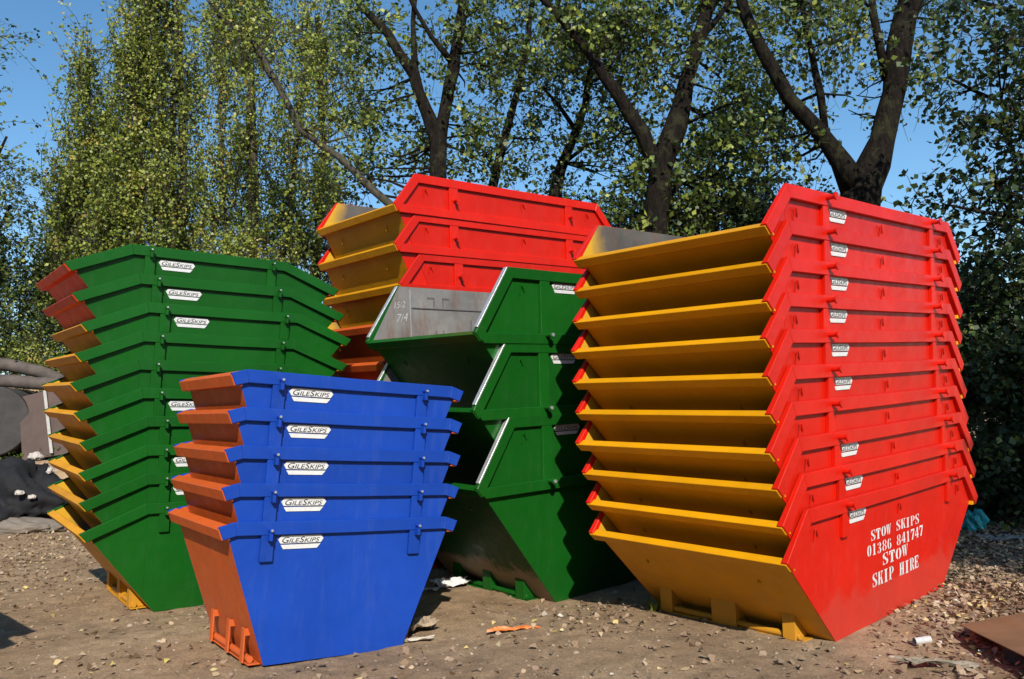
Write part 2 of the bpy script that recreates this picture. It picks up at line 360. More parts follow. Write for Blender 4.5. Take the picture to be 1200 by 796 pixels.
def bracket_meshes(n, mat):
    L, Lb, S, H, He, W, Wb, xl1, zl, dz, xl2, S2 = FIT[n][1]; q = .055; Lq = L-2*q
    xe = lambda z: Lb/2+(Lq/2-Lb/2)*z/He
    out = []
    hz = .20 if n != 'BL' else .235
    ys = {'RR': ((-.55, .10), (0, .22), (.55, .12)), 'MG': ((-.48, .12), (0, .12), (.48, .12)), 'BL': ((-.44, .016), (-.12, .016), (.26, .016)), 'GL': ((-.52, .10), (-.1, .11), (.36, .10))}[n]
    for sg in (-1, 1):
        b = MB(); xo = xe(hz)+(.0 if n != 'BL' else .01); xo = min(xo, Lb/2+.20)
        zt = min(hz, (xo-.0-Lb/2)/((Lq/2-Lb/2)/He)+.0) if n != 'BL' else hz
        for yc, w in ys:
            if n == 'BL':
                b.box(min(sg*(xo+.004), sg*(xo+.016)), max(sg*(xo+.004), sg*(xo+.016)), yc-.03, yc+.03, .004, hz)
                b.prism([(sg*x, yc-.030, z) for x, z in ((xe(hz)-.004, hz), (xo+.005, hz), (xo+.005, hz-.05), (xe(hz-.05)-.002, hz-.05))], [(sg*x, yc-.022, z) for x, z in ((xe(hz)-.004, hz), (xo+.005, hz), (xo+.005, hz-.05), (xe(hz-.05)-.002, hz-.05))])
            else:
                pr = [(xo-.012, .012), (xo, .012), (xo, zt), (xo-.012, zt)]
                b.prism([(sg*x, yc-w/2, z) for x, z in pr], [(sg*x, yc+w/2, z) for x, z in pr])
                for e in (-1, 1):
                    g = [(Lb/2+.02, .012), (xo-.01, .012), (xo-.01, zt-.002), (xe(zt)-.01, zt-.002)]
                    yy = yc+e*(w/2-.008)
                    b.prism([(sg*x, yy-.005, z) for x, z in g], [(sg*x, yy+.005, z) for x, z in g])
        zc = .034; xb = xo+(-.025 if n == 'BL' else -.04)
        b.tube([(sg*xb, min(y for y, w in ys)-.07, zc), (sg*xb, max(y for y, w in ys)+.02, zc)], .024, 10)
        b.box(min(sg*(Lb/2+.01), sg*xo), max(sg*(Lb/2+.01), sg*xo), min(y for y, w in ys)-.1, max(y for y, w in ys)+.03, .002, .010)
        out.append(('lifting_bracket', b.mesh('lifting_bracket', [mat], bevel=.002)))
    return out
def remat(me, idx, mt):
    m2 = me.copy(); m2.materials[idx] = mt; return m2

def add_parts(root, parts):
    for e in parts:
        o = link(e[0], e[1], root)
        if len(e) > 2:
            for c in e[2]: link(c[0], c[1], o)
def build_stack(n, count, start, labels, signs, group, ends=None, base_bracket=True, basemats=None):
    parts = make_parts(n); sg = sign_meshes(n) if signs else None
    alt = {}
    roots = []
    for k in range(count):
        i = start+k
        e = bpy.data.objects.new({'RR': 'skip', 'BL': 'mini_skip', 'GL': 'skip', 'MG': 'skip', 'BR': 'skip'}[n], None); col.objects.link(e)
        e.empty_display_size = .2; e.matrix_world = skip_matrix(n, i)
        setp(e, labels[k], 'skip', group)
        ps = parts
        em = ends[k] if ends else None
        if em:
            if em not in alt:
                alt[em] = [(q[0], remat(q[1], 0, M[em])) + tuple(q[2:]) if q[0] in ('end_panel', 'end_rail') else q for q in parts]
            ps = alt[em]
        if n == 'RR':   # the last hand's breadth of each end rail is red: overspray round the corner
            pass
        add_parts(e, ps)
        if signs and signs[k]:
            s = link('sign_plate', sg[0], e); link('lettering', sg[1], s)
        if k == 0 and base_bracket:
            add_parts(e, bracket_meshes(n, basemats or M[{'RR': 'yellow', 'BL': 'orange', 'GL': 'yellow', 'MG': 'green'}[n]]))
        roots.append(e)
    return roots
ORD = ['bottom', 'second from bottom', 'third from bottom', 'fourth from bottom', 'fifth from bottom', 'fifth from top', 'fourth from top', 'third from top', 'second from top', 'topmost']
def labs(cnt, fmt, special={}):
    o = []
    for k in range(cnt):
        up = cnt-1-k
        w = 'topmost' if up == 0 else 'bottom' if k == 0 else (['', 'second', 'third', 'fourth', 'fifth'][up]+' from top' if up < k or up <= (cnt-1)//2 else ['', 'second', 'third', 'fourth', 'fifth', 'sixth'][k+1-1+0] + ' from bottom' if False else ['bottom', 'second', 'third', 'fourth', 'fifth', 'sixth'][k]+' from bottom')
        o.append(special.get(k, fmt.format(w)))
    return o
RRs = build_stack('RR', 10, 0, labs(10, 'red skip with yellow end, {} of the tall right-hand red stack', {0: 'red skip stencilled with white words, bottom of the tall right-hand stack', 3: 'red skip without name plate, fourth from bottom of the right-hand stack'}),
            [1, 1, 1, 0, 1, 1, 1, 1, 1, 1], 'red skips nested in the tall right-hand stack')
BLs = build_stack('BL', 5, 0, labs(5, 'blue mini skip with orange end, {} of the front blue stack'), [1]*5, 'blue mini skips nested in the front stack')
GLs = build_stack('GL', 10, 0, labs(10, 'green skip with yellow end, {} of the tall left-hand green stack',
            {9: 'green skip with dull red end, topmost of the tall left-hand stack', 8: 'green skip with dull red end, second from top of the left-hand stack'}),
            [0, 1, 1, 0, 1, 0, 0, 1, 1, 1], 'green skips nested in the tall left-hand stack', ends=[None]*8+['rust_red']*2)
MGs = build_stack('MG', 3, 0, ['high sided green skip with muddy end, bottom of the middle stack', 'high sided green skip, middle one of the three in the middle stack', 'high sided green skip with pale bare steel inside, top of the middle stack'],
            [1, 1, 1], 'high sided green skips nested in the middle stack')
BRs = build_stack('BR', 8, -3, labs(8, 'high sided red skip with yellow end, {} of the back red stack',
            {0: 'orange-ended red skip at the bottom of the back stack, behind the others', 1: 'orange-ended red skip, second from bottom of the back stack', 2: 'orange-ended red skip, third from bottom of the back stack',
             3: 'orange-ended red skip just above the blue stack, in the back stack', 4: 'orange-ended red skip directly under the yellow-ended ones in the back stack'}),
            None, 'red skips nested in the stack at the back', ends=['rust_red']*3+['orange', 'orange', None, None, None], base_bracket=False)
# bottom skips: dirtier lower plates
for rts, nm in ((RRs, 'redlow'),):
    for c in rts[0].children:
        if c.name.startswith('side_panel'): c.data = remat(c.data, 0, M[nm])
for c in MGs[0].children:
    if c.name.startswith('end_panel'): c.data = remat(c.data, 0, M['mudgreen']); c['label'] = 'green end plate caked with brown mud'
# lower hidden skips of the back stack sit closer together
for k in range(3):
    pose, d, j = FIT['BR']; zz = -(3-k)*.335
    BRs[k].matrix_world = stack_matrix('BR', random.uniform(-.02, .02)+pose[6]*(k-3), 0, zz, 0)

# stencilled words on the bottom red skip -------------------------------
def rect(x0, y0, x1, y1): return [(x0, y0), (x1, y0), (x1, y1), (x0, y1)]
def cres(cx, cy, rx, ry, side, th, a0=-72, a1=72):
    P = []; 
    for k in range(13):
        a = R(a0+(a1-a0)*k/12); P.append((cx+side*rx*math.cos(a), cy+ry*math.sin(a)))
    for k in range(12, -1, -1):
        a = R(a0+(a1-a0)*k/12); P.append((cx+side*(rx-th)*math.cos(a), cy+ry*.90*math.sin(a)))
    return P
SER = lambda x0, x1, y: rect(x0, y-.045, x1, y+.045)
GL = {
 'I': [rect(.33, .045, .67, .955), SER(.2, .8, .045), SER(.2, .8, .955)],
 'T': [rect(.34, .045, .66, .86), SER(.24, .76, .045), rect(.05, .90, .95, 1.0), [(.05, .9), (.05, .68), (.12, .68), (.24, .9)], [(.95, .9), (.95, .68), (.88, .68), (.76, .9)]],
 'H': [rect(.1, .0, .38, 1), rect(.62, 0, .9, 1), rect(.41, .45, .59, .55), SER(.03, .45, .045), SER(.55, .97, .045), SER(.03, .45, .955), SER(.55, .97, .955)],
 'K': [rect(.08, 0, .38, 1), SER(.02, .46, .045), SER(.02, .46, .955), [(.42, .42), (.52, .42), (.88, .93), (.76, .93)], [(.5, .56), (.66, .66), (.98, 0), (.66, 0)], SER(.62, .95, .955)],
 'P': [rect(.1, 0, .38, 1), SER(.02, .5, .045), SER(.02, .4, .955), cres(.44, .72, .5, .28, 1, .26, -85, 85)],
 'R': [rect(.1, 0, .38, 1), SER(.02, .46, .045), SER(.02, .4, .955), cres(.44, .74, .46, .26, 1, .26, -85, 85), [(.5, .44), (.72, .46), (.98, 0), (.68, 0)]],
 'E': [rect(.1, 0, .4, 1), rect(.42, .91, .86, 1), rect(.42, 0, .88, .09), rect(.42, .45, .66, .54), rect(.79, .68, .88, 1), rect(.8, 0, .9, .32), SER(.02, .2, .045), SER(.02, .2, .955), rect(.62, .36, .69, .64)],
 'W': [[(.0, 1), (.26, 1), (.42, 0), (.28, 0)], [(.5, .8), (.54, .95), (.38, 0), (.30, 0)], [(.4, 1), (.64, 1), (.78, 0), (.64, 0)], [(.92, .95), (.98, .95), (.76, 0), (.70, 0)], SER(0, .3, .955), SER(.36, .68, .955), SER(.84, 1, .955)],
 'O': [cres(.5, .5, .48, .5, -1, .30), cres(.5, .5, .48, .5, 1, .30)],
 '0': [cres(.5, .5, .42, .5, -1, .27), cres(.5, .5, .42, .5, 1, .27)],
 'S': [cres(.48, .73, .42, .27, -1, .26, -80, 80), cres(.52, .27, .42, .27, 1, .26, -80, 80), [(.2, .62), (.42, .70), (.82, .38), (.6, .30)], rect(.82, .68, .90, 1), rect(.10, 0, .18, .32), rect(.55, .92, .84, .99), rect(.16, .01, .46, .08)],
 '1': [rect(.36, .045, .66, 1), SER(.22, .8, .045), [(.36, 1), (.36, .86), (.2, .8), (.2, .86)]],
 '3': [cres(.42, .74, .42, .26, 1, .26, -80, 80), cres(.42, .27, .46, .27, 1, .28, -80, 80), rect(.34, .46, .6, .54), cres(.38, .83, .26, .13, -1, .16, -60, 90), cres(.38, .17, .28, .13, -1, .16, -90, 60)],
 '8': [cres(.5, .74, .40, .25, -1, .22), cres(.5, .74, .40, .25, 1, .22), cres(.5, .26, .45, .26, -1, .25), cres(.5, .26, .45, .26, 1, .25), rect(.36, .46, .64, .54)],
 '6': [cres(.5, .5, .44, .5, -1, .28), cres(.5, .3, .44, .3, 1, .27), cres(.56, .84, .26, .13, 1, .16, -90, 60)],
 '4': [rect(.52, .0, .80, 1), [(.5, 1), (.5, .84), (.18, .34), (.06, .34)], rect(.04, .24, .5, .34), rect(.82, .24, .96, .34), SER(.42, .9, .045)],
 '7': [rect(.08, .84, .92, 1), rect(.08, .66, .16, .84), [(.66, .82), (.92, .82), (.58, 0), (.28, 0)]],
}
def stencil(lines, half):
    b = MB()
    for txt, x0, x1, z0, z1, slope in lines:
        adv = (x1-x0)/len(txt)
        for k, ch in enumerate(txt):
            if ch == ' ': continue
            dzj = random.uniform(-.004, .004); dxj = random.uniform(-.003, .003)
            for pg in GL[ch]:
                P = [(x0+adv*(k+.04+.90*x)+dxj, z0+(z1-z0)*y+dzj+slope*(k*adv)) for x, y in pg]
                b.poly([(x, -(half(z)+.0025), z) for x, z in P])
    return b.mesh('lettering', [M['stencil']], fix=False)
d_ = FIT['RR'][1]
halfRR = lambda z: d_[6]/2+(d_[5]/2-.03-d_[6]/2)*z/d_[3]
for ln in (('STOW SKIPS', -.415, .485, .628, .708, .008), ('01386 841747', -.480, .562, .514, .601, .002), ('STOW', -.222, .252, .408, .500, -.002), ('SKIP HIRE', -.396, .470, .268, .370, .0)):
    st = link('lettering', stencil([ln], halfRR), RRs[0]); st['label'] = 'white stencilled words '+ln[0]
# chalk figures and weld scorches inside the top green skip
d3 = FIT['MG'][1]
hy = lambda z: (d3[6]/2+(d3[5]/2-.03-d3[6]/2)*z/d3[3])-.0085
for (t_, x, z, s_) in (('15/2', -1.535, 1.49, .085), ('7/4', -1.50, 1.35, .11)):
    b = MB(); v, f = text_mesh(t_, s_, .25, -.0012)
    b.v += [(x+a[0], hy(z+a[1]), z+a[1]*1.1+a[0]*.15) for a in v]; b.f += [tuple(q) for q in f]; b.m += [0]*len(f)
    link('chalk_mark', b.mesh('chalk_mark', [M['chalk']], fix=False), MGs[2])
b = MB(); b.prism([(-1.318, hy(1.0), 1.0), (-1.310, hy(1.0), 1.0), (-1.310, hy(1.70), 1.70), (-1.318, hy(1.70), 1.70)], [(-1.320, hy(1.0)+.004, 1.0), (-1.308, hy(1.0)+.004, 1.0), (-1.308, hy(1.70)+.004, 1.70), (-1.320, hy(1.70)+.004, 1.70)])
link('weld_seam', b.mesh('weld_seam', [M['galv']]), MGs[2])
b = MB()
for x0, x1, z0, z1 in ((-1.02, -1.0, 1.53, 1.62), (-.90, -.88, 1.53, 1.62), (-1.10, -1.0, 1.61, 1.63), (-.90, -.80, 1.61, 1.63), (-1.0, -.985, 1.17, 1.27), (-.90, -.885, 1.17, 1.28), (-.52, -.50, 1.2, 1.4), (-.45, -.44, 1.18, 1.38)):
    b.poly([(x0, hy(z0), z0), (x1, hy(z0), z0), (x1, hy(z1), z1), (x0, hy(z1), z1)])
b.prism([(-1.30, hy(1.50), 1.515), (1.2, hy(1.5), 1.515), (1.2, hy(1.5), 1.500), (-1.30, hy(1.50), 1.500)], [(-1.30, hy(1.50)-.008, 1.513), (1.2, hy(1.5)-.008, 1.513), (1.2, hy(1.5)-.008, 1.503), (-1.30, hy(1.50)-.008, 1.503)])
link('weld_mark', b.mesh('weld_mark', [M['scorch']], fix=False), MGs[2])
# two yellow leaves resting on the rails of the bottom red skips come with the litter below

# ---------------------------------------------------------------- ground
class VN:
    def __init__(s, seed): s.g = np.random.default_rng(seed).random((256, 256))
    def __call__(s, x, y):
        xi = np.floor(x).astype(int); yi = np.floor(y).astype(int); fx = x-xi; fy = y-yi
        fx = fx*fx*(3-2*fx); fy = fy*fy*(3-2*fy); g = s.g
        a = g[xi % 256, yi % 256]; b = g[(xi+1) % 256, yi % 256]; c = g[xi % 256, (yi+1) % 256]; d = g[(xi+1) % 256, (yi+1) % 256]
        return (a*(1-fx)+b*fx)*(1-fy)+(c*(1-fx)+d*fx)*fy-.5
vn = [VN(k) for k in range(5)]
PADS = []
for n in ('RR', 'BL', 'GL', 'MG'):
    d = FIT[n][1]; m0 = skip_matrix(n, 0)
    for u in (-1, -.33, .33, 1):
        for v_ in (-1, 0, 1):
            w = m0 @ Vector((u*d[1]/2, v_*d[6]/2, 0)); PADS.append((w.x, w.y, w.z-.006))
sst = lambda a, b, x: (lambda t: t*t*(3-2*t))(np.clip((x-a)/(b-a), 0, 1))
def gh(x, y, fine=True):
    x = np.asarray(x, float); y = np.asarray(y, float)
    num = np.zeros_like(x); den = np.full_like(x, .12); bare = np.zeros_like(x)
    for px, py, pz in PADS:
        w = np.exp(-((x-px)**2+(y-py)**2)/(2*.38**2)); num += w*pz; den += w
    near = np.exp(-np.maximum(0, np.hypot(x, y-7)-14)/8)
    z = num/den
    mask = sst(-4.2, -6.2, x)
    z = z+mask*(1.15*sst(14.3, 15.8, y)+1.6*sst(16.6, 18.6, y))
    z = z+.5*sst(4.5, 9, x)*sst(9.5, 14, y)
    padw = np.clip(den-.12, 0, 1)
    z = z+(1-padw*.85)*(.05*vn[0](x*.7, y*.7)+.025*vn[1](x*2.1+9, y*2.1))
    if fine: z = z+near*(.012*vn[2](x*6, y*6)+.007*vn[3](x*15, y*15)+.004*vn[4](x*34, y*34))
    return z
def G(x, y): return float(gh(np.array([x]), np.array([y]))[0])
def onground(px, py):
    t = 8.0; d = ray(px, py); z = 0
    for _ in range(12):
        P = CAM+d*((z-CH)/d.z); z = G(P.x, P.y)
    return CAM+d*((z-CH)/d.z)
us = np.linspace(-1, 1, 620)
xs = np.sign(us)*(9*np.abs(us)+ 600*np.abs(us)**9)
ys = 8+np.sign(us)*(11*np.abs(us)+600*np.abs(us)**9)
X, Y = np.meshgrid(xs, ys); Z = gh(X, Y)
me = bpy.data.meshes.new('ground'); nx = len(xs)
V = np.stack([X.ravel(), Y.ravel(), Z.ravel()], 1)
idx = np.arange(nx*nx).reshape(nx, nx); Q = np.stack([idx[:-1, :-1].ravel(), idx[:-1, 1:].ravel(), idx[1:, 1:].ravel(), idx[1:, :-1].ravel()], 1)
def npmesh(me, V, Q, smooth=False):
    k = Q.shape[1]
    me.vertices.add(len(V)); me.vertices.foreach_set('co', V.astype(np.float32).ravel())
    me.loops.add(Q.size); me.loops.foreach_set('vertex_index', Q.astype(np.int32).ravel())
    me.polygons.add(len(Q)); me.polygons.foreach_set('loop_start', np.arange(0, Q.size, k, dtype=np.int32))
    if smooth: me.polygons.foreach_set('use_smooth', np.ones(len(Q), bool))
    me.update(calc_edges=True); return me
npmesh(me, V, Q, True)
mt, nt, b = newmat('dry_earth')
n1 = noise(nt, .55, 6, .6); n2 = noise(nt, 5, 9, .75); n3 = noise(nt, 60, 8, .8)
c1 = ramp(nt, n1.outputs[0], [(.35, (.43, .275, .155)), (.65, (.60, .415, .25))]).outputs[0]
c2 = mix(nt, 1.0, c1, ramp(nt, n2.outputs[0], [(.32, .60), (.66, 1.2)]).outputs[0], 'MULTIPLY')
c3 = mix(nt, 1.0, c2, ramp(nt, n3.outputs[0], [(.36, .55), (.66, 1.32)]).outputs[0], 'MULTIPLY')
vo = nd(nt, 'ShaderNodeTexVoronoi'); tc = nd(nt, 'ShaderNodeTexCoord'); nt.links.new(tc.outputs['Object'], vo.inputs['Vector']); vo.inputs['Scale'].default_value = 38
gr = ramp(nt, vo.outputs['Distance'], [(.12, 1), (.2, 0)])
grk = nd(nt, 'ShaderNodeMath', operation='MULTIPLY'); nt.links.new(gr.outputs[0], grk.inputs[0]); nt.links.new(ramp(nt, vo.outputs['Color'], [(.62, 0), (.66, .8)]).outputs[0], grk.inputs[1])
c4 = mix(nt, grk.outputs[0], c3, (.44, .40, .35))
nt.links.new(c4, b.inputs['Base Color']); b.inputs['Roughness'].default_value = .95; b.inputs['Specular IOR Level'].default_value = .2
ad = nd(nt, 'ShaderNodeMath', operation='ADD'); nt.links.new(n2.outputs[0], ad.inputs[0]); nt.links.new(n3.outputs[0], ad.inputs[1])
ad2 = nd(nt, 'ShaderNodeMath', operation='ADD'); nt.links.new(ad.outputs[0], ad2.inputs[0]); nt.links.new(grk.outputs[0], ad2.inputs[1])
bump(nt, b, ad2.outputs[0], 1.0, .02)
me.materials.append(mt)
setp(link('ground', me), kind='structure')

# ---------------------------------------------------------------- foliage tools
def rand_unit(n, rng):
    v = rng.normal(size=(n, 3)); return v/np.linalg.norm(v, axis=1, keepdims=True)
def leaf_arrays(C, size, rng, up=.45, aspect=.8, sun=None):
    n = len(C); nrm = rand_unit(n, rng)+np.array([0.05, -.5, up]); nrm /= np.linalg.norm(nrm, axis=1, keepdims=True)
    t = rand_unit(n, rng); t -= nrm*(t*nrm).sum(1, keepdims=True); t /= np.linalg.norm(t, axis=1, keepdims=True)
    w = np.cross(nrm, t); s = (size*rng.uniform(.65, 1.25, n))[:, None]
    P = np.stack([C-t*s*.5, C+w*s*.5*aspect-t*s*.08-nrm*s*.08, C+t*s*.55, C-w*s*.5*aspect-t*s*.08-nrm*s*.08], 1)
    return P.reshape(-1, 3)
def leaves_obj(name, C, size, mat, parent=None, rng=RNG, up=.45, aspect=.8):
    V = leaf_arrays(C, size, rng, up, aspect); Q = np.arange(len(V)).reshape(-1, 4)
    me = npmesh(bpy.data.meshes.new(name), V, Q); me.materials.append(mat); return link(name, me, parent)
class Tubes:
    """many thin twigs, three-sided, in arrays"""
    def __init__(s): s.V = []; s.Q = []; s.n = 0
    def add(s, P, r0, r1):   # P: (n, k, 3)
        n, k, _ = P.shape
        T = np.gradient(P, axis=1); T /= np.linalg.norm(T, axis=2, keepdims=True)+1e-9
        ref = np.array([.31, .87, .38]); A = np.cross(T, ref); A /= np.linalg.norm(A, axis=2, keepdims=True)+1e-9; B = np.cross(T, A)
        r = np.linspace(0, 1, k)[None, :, None]*(r1-r0)+r0
        ring = np.stack([P+r*(A*math.cos(a)+B*math.sin(a)) for a in (0, 2.094, 4.189)], 2)   # n,k,3,3
        s.V.append(ring.reshape(-1, 3))
        id_ = s.n+np.arange(n*k*3).reshape(n, k, 3)
        for e in range(3):
            f = (e+1) % 3
            s.Q.append(np.stack([id_[:, :-1, e], id_[:, :-1, f], id_[:, 1:, f], id_[:, 1:, e]], -1).reshape(-1, 4))
        s.n += n*k*3
    def obj(s, name, mat, parent=None):
        me = npmesh(bpy.data.meshes.new(name), np.concatenate(s.V), np.concatenate(s.Q), True); me.materials.append(mat); return link(name, me, parent)
LM = {
 'poplar': leafmat('yellowing_leaf', [(0, (.07, .10, .014)), (.3, (.15, .20, .025)), (.65, (.27, .31, .04)), (.93, (.38, .38, .065)), (1, (.46, .32, .07))], .2),
 'green': leafmat('green_leaf', [(0, (.028, .052, .012)), (.45, (.075, .115, .018)), (.75, (.17, .22, .03)), (1, (.40, .42, .07))], .2),
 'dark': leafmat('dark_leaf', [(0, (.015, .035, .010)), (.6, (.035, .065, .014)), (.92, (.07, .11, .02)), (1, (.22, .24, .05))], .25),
 'bush': leafmat('bramble_leaf', [(0, (.02, .045, .012)), (.5, (.05, .09, .018)), (.9, (.10, .15, .03)), (1, (.25, .17, .07))], .25),
}
def barkmat(name, c0, c1, spot=None):
    mt, nt, b = newmat(name); n1 = noise(nt, 3.5, 8, .7); n2 = noise(nt, 14, 8, .7, vec_scale=(1, 1, .22))
    c = ramp(nt, n2.outputs[0], [(.35, c0), (.62, c1)]).outputs[0]
    if spot: c = mix(nt, ramp(nt, n1.outputs[0], [(.52, 0), (.6, .8)]).outputs[0], c, spot)
    nt.links.new(c, b.inputs['Base Color']); b.inputs['Roughness'].default_value = .95; b.inputs['Specular IOR Level'].default_value = .08; bump(nt, b, n2.outputs[0], 1.0, .08); return mt
BK = {'dark': barkmat('dark_bark', (.008, .006, .005), (.027, .021, .016), (.045, .043, .022)),
      'pale': barkmat('pale_bark', (.07, .06, .045), (.15, .13, .10), (.10, .10, .06)),
      'mid': barkmat('grey_bark', (.04, .034, .026), (.14, .12, .09), (.08, .08, .045)),
      'twig': barkmat('twig_bark', (.05, .04, .03), (.11, .09, .07))}
def limb_pts(pix, Y, dY=0):
    out = []
    for k, (px, py, w) in enumerate(pix):
        yy = Y+dY*k/(max(1, len(pix)-1)); out.append((at(px, py, yy), w/2*yy/FPX*(.80+.10*math.sin(px*.05+py*.09))))
    return out
def resample(pts, step=.35, jit=.03):
    P = []; Rr = []
    for (a, ra), (b_, rb) in zip(pts[:-1], pts[1:]):
        k = max(1, int((b_-a).length/step))
        for i in range(k):
            t = i/k; P.append(a.lerp(b_, t)+Vector([random.uniform(-jit, jit) for _ in range(3)])); Rr.append((ra+(rb-ra)*t)*random.uniform(.93, 1.07))
    P.append(pts[-1][0]); Rr.append(pts[-1][1]); return P, Rr
def blob_twigs(blobs, mode, rng, leafsz, per, lenr=(.5, 1.2)):
    """blobs: (px, py, rx_px, ry_px, Y, depth, n twigs). Leaves grow along the twigs."""
    C = []; tb = Tubes(); centers = []
    for px, py, rx, ry, Yc, dep, n in blobs:
        c = np.array(at(px, py, Yc)); s = Yc/FPX
        u = rand_unit(n, rng)*(rng.uniform(0, 1, (n, 1))**(1/2.4)); u *= np.array([rx*s, dep, ry*s])
        nc = max(3, n//(11 if mode == 'mix' else 9)); cc = rand_unit(nc, rng)*(rng.uniform(0, 1, (nc, 1))**(1/2.0))*np.array([rx*s, dep, ry*s])
        u = cc[rng.integers(0, nc, n)]+rng.normal(size=(n, 3))*(np.array([.13, .13, .42]) if mode == 'mix' else np.array([.21, .21, .15])); st_ = c+u; k = 6
        if mode == 'up': d = rng.normal(size=(n, 3))*.28+np.array([0, 0, 1.0])
        elif mode == 'hang': d = rng.normal(size=(n, 3))*.25+np.array([0, 0, -1.0])
        elif mode == 'mix': d = rng.normal(size=(n, 3))*.30+np.where(rng.random((n, 1)) < .55, 1.0, -1.0)*np.array([0, 0, 1.0])
        else: d = rng.normal(size=(n, 3))+u/(np.linalg.norm(u, axis=1, keepdims=True)+1e-6)*.8
        d /= np.linalg.norm(d, axis=1, keepdims=True); ln = rng.uniform(*lenr, (n, 1, 1))
        t = np.linspace(0, 1, k)[None, :, None]
        P = st_[:, None, :]+d[:, None, :]*t*ln+np.cumsum(rng.normal(size=(n, k, 3))*.035, axis=1)+np.array([0, 0, -.18])*t*t*ln*(0 if mode == 'up' else 1)
        tb.add(P, .009, .003)
        m_ = rng.integers(per[0], per[1], n)
        for j in range(per[1]):
            sel = m_ > j; tt = rng.uniform(.1, 1, sel.sum())*(k-1); i0 = np.minimum(tt.astype(int), k-2); fr = (tt-i0)[:, None]
            Ps = P[sel]; ar = np.arange(len(Ps)); q = Ps[ar, i0]*(1-fr)+Ps[ar, i0+1]*fr
            C.append(q+rng.normal(size=q.shape)*leafsz*.75)
        centers.append((Vector(c), rx*s, ry*s, dep))
    return np.concatenate(C), tb, centers
def build_tree(name, label, limbs, blobs, den=1.0, back=0.0, bark='dark', leaf='green', mode='out', leafsz=.09, per=(9, 16), lenr=(.5, 1.2), group=None, base=None, nbr=5, seed=1, cat='tree'):
    rng = np.random.default_rng(seed); random.seed(seed)
    ctr0 = limbs[0][0][0] if limbs else at(*blobs[0][:2], blobs[0][4])
    bx, by = (base if base else (ctr0.x, ctr0.y)); g0 = G(bx, by)
    e = bpy.data.objects.new(name, None); col.objects.link(e); e.location = (bx, by, g0); setp(e, label, cat, group)
    bpy.context.view_layer.update(); inv = Matrix.Translation((-bx, -by, -g0))
    b = MB(); allp = []
    for k, lb in enumerate(limbs):
        pts = list(lb)
        if k == 0:
            f, rf = pts[0]; pts = [(Vector((bx, by, g0-.15)), rf*1.45), (Vector((bx*.8+f.x*.2, by*.8+f.y*.2, g0+.5)), rf*1.15)]+pts
        P, Rr = resample(pts); b.tube([inv@p for p in P], Rr, 12, cap=True); allp += list(zip(P, Rr))
    blobs = [(*q[:4], q[4]+back, q[5], max(6, int(q[6]*den))) for q in blobs]
    C, tb, cen = blob_twigs(blobs, mode, rng, leafsz, per, lenr)
    # boughs carrying each mass of leaves
    for c, rx, rz, dp in cen:
        for q in range(nbr):
            tgt = c+Vector((random.uniform(-.8, .8)*rx, random.uniform(-.8, .8)*dp, random.uniform(-.7, .8)*rz))
            if not allp: continue
            cand = [pr for pr in allp if pr[0].z < tgt.z+.3] or allp
            s0, r0 = min(cand, key=lambda pr: (pr[0]-tgt).length+random.uniform(0, .6))
            L_ = (tgt-s0).length
            if L_ < .15: continue
            mid = s0.lerp(tgt, .5)+Vector([random.uniform(-.12, .12)*L_ for _ in range(3)])
            r1 = min(r0*.6, .012+.012*L_)
            P, Rr = resample([(s0, r1), (mid, r1*.65), (tgt, .008)], .3, .02); b.tube([inv@p for p in P], Rr, 6)
    if b.v: 
        link('trunk', b.mesh('trunk', [BK[bark]], smooth=True, fix=False), e)
    off = np.array([bx, by, g0]); C = C-off; tb.V = [v-off for v in tb.V]
    cr_ = leaves_obj('crown', C, leafsz, LM[leaf], e, rng)
    tb.obj('twigs', BK['twig'], e)
    return e, len(C)
NL = 0
def T(*a, **k):
    global NL
    e, n = build_tree(*a, **k); NL += n; return e
#TREES
# tall yellowing poplar, left (wide) ------------------------------------
Yp = 20
T('poplar_tree', 'broad yellowing poplar with hanging strands, above the left green stack', 
  [limb_pts([(150, 560, 34), (152, 380, 28), (160, 200, 22), (170, 40, 14), (172, -120, 8)], Yp+.5), limb_pts([(155, 420, 18), (118, 280, 12), (105, 130, 7), (102, 60, 4)], Yp), limb_pts([(155, 400, 18), (196, 260, 13), (205, 80, 8), (208, -60, 5)], Yp), limb_pts([(150, 440, 14), (95, 330, 9), (82, 220, 6)], Yp-.3),
   limb_pts([(210, 560, 20), (212, 330, 15), (214, 180, 10), (210, 20, 6)], Yp+.2)],
  [(78, 285, 32, 52, Yp, .9, 200), (95, 205, 34, 60, Yp, 1.0, 250), (103, 120, 22, 55, Yp, .9, 150), (128, 310, 50, 45, Yp-.2, 1.2, 290), (150, 200, 52, 85, Yp-.2, 1.4, 480),
   (158, 85, 34, 60, Yp, 1.2, 260), (186, 5, 36, 50, Yp, 1.3, 260), (198, 110, 34, 80, Yp, 1.2, 260), (200, 240, 38, 70, Yp, 1.2, 300), (165, 330, 75, 45, Yp, 1.2, 320), (60, 340, 28, 30, Yp, .8, 90), (185, -90, 45, 60, Yp, 1.2, 160)],
  bark='pale', leaf='poplar', mode='mix', leafsz=.080, per=(18, 32), lenr=(.5, 1.5), seed=11, den=1.1, nbr=9)
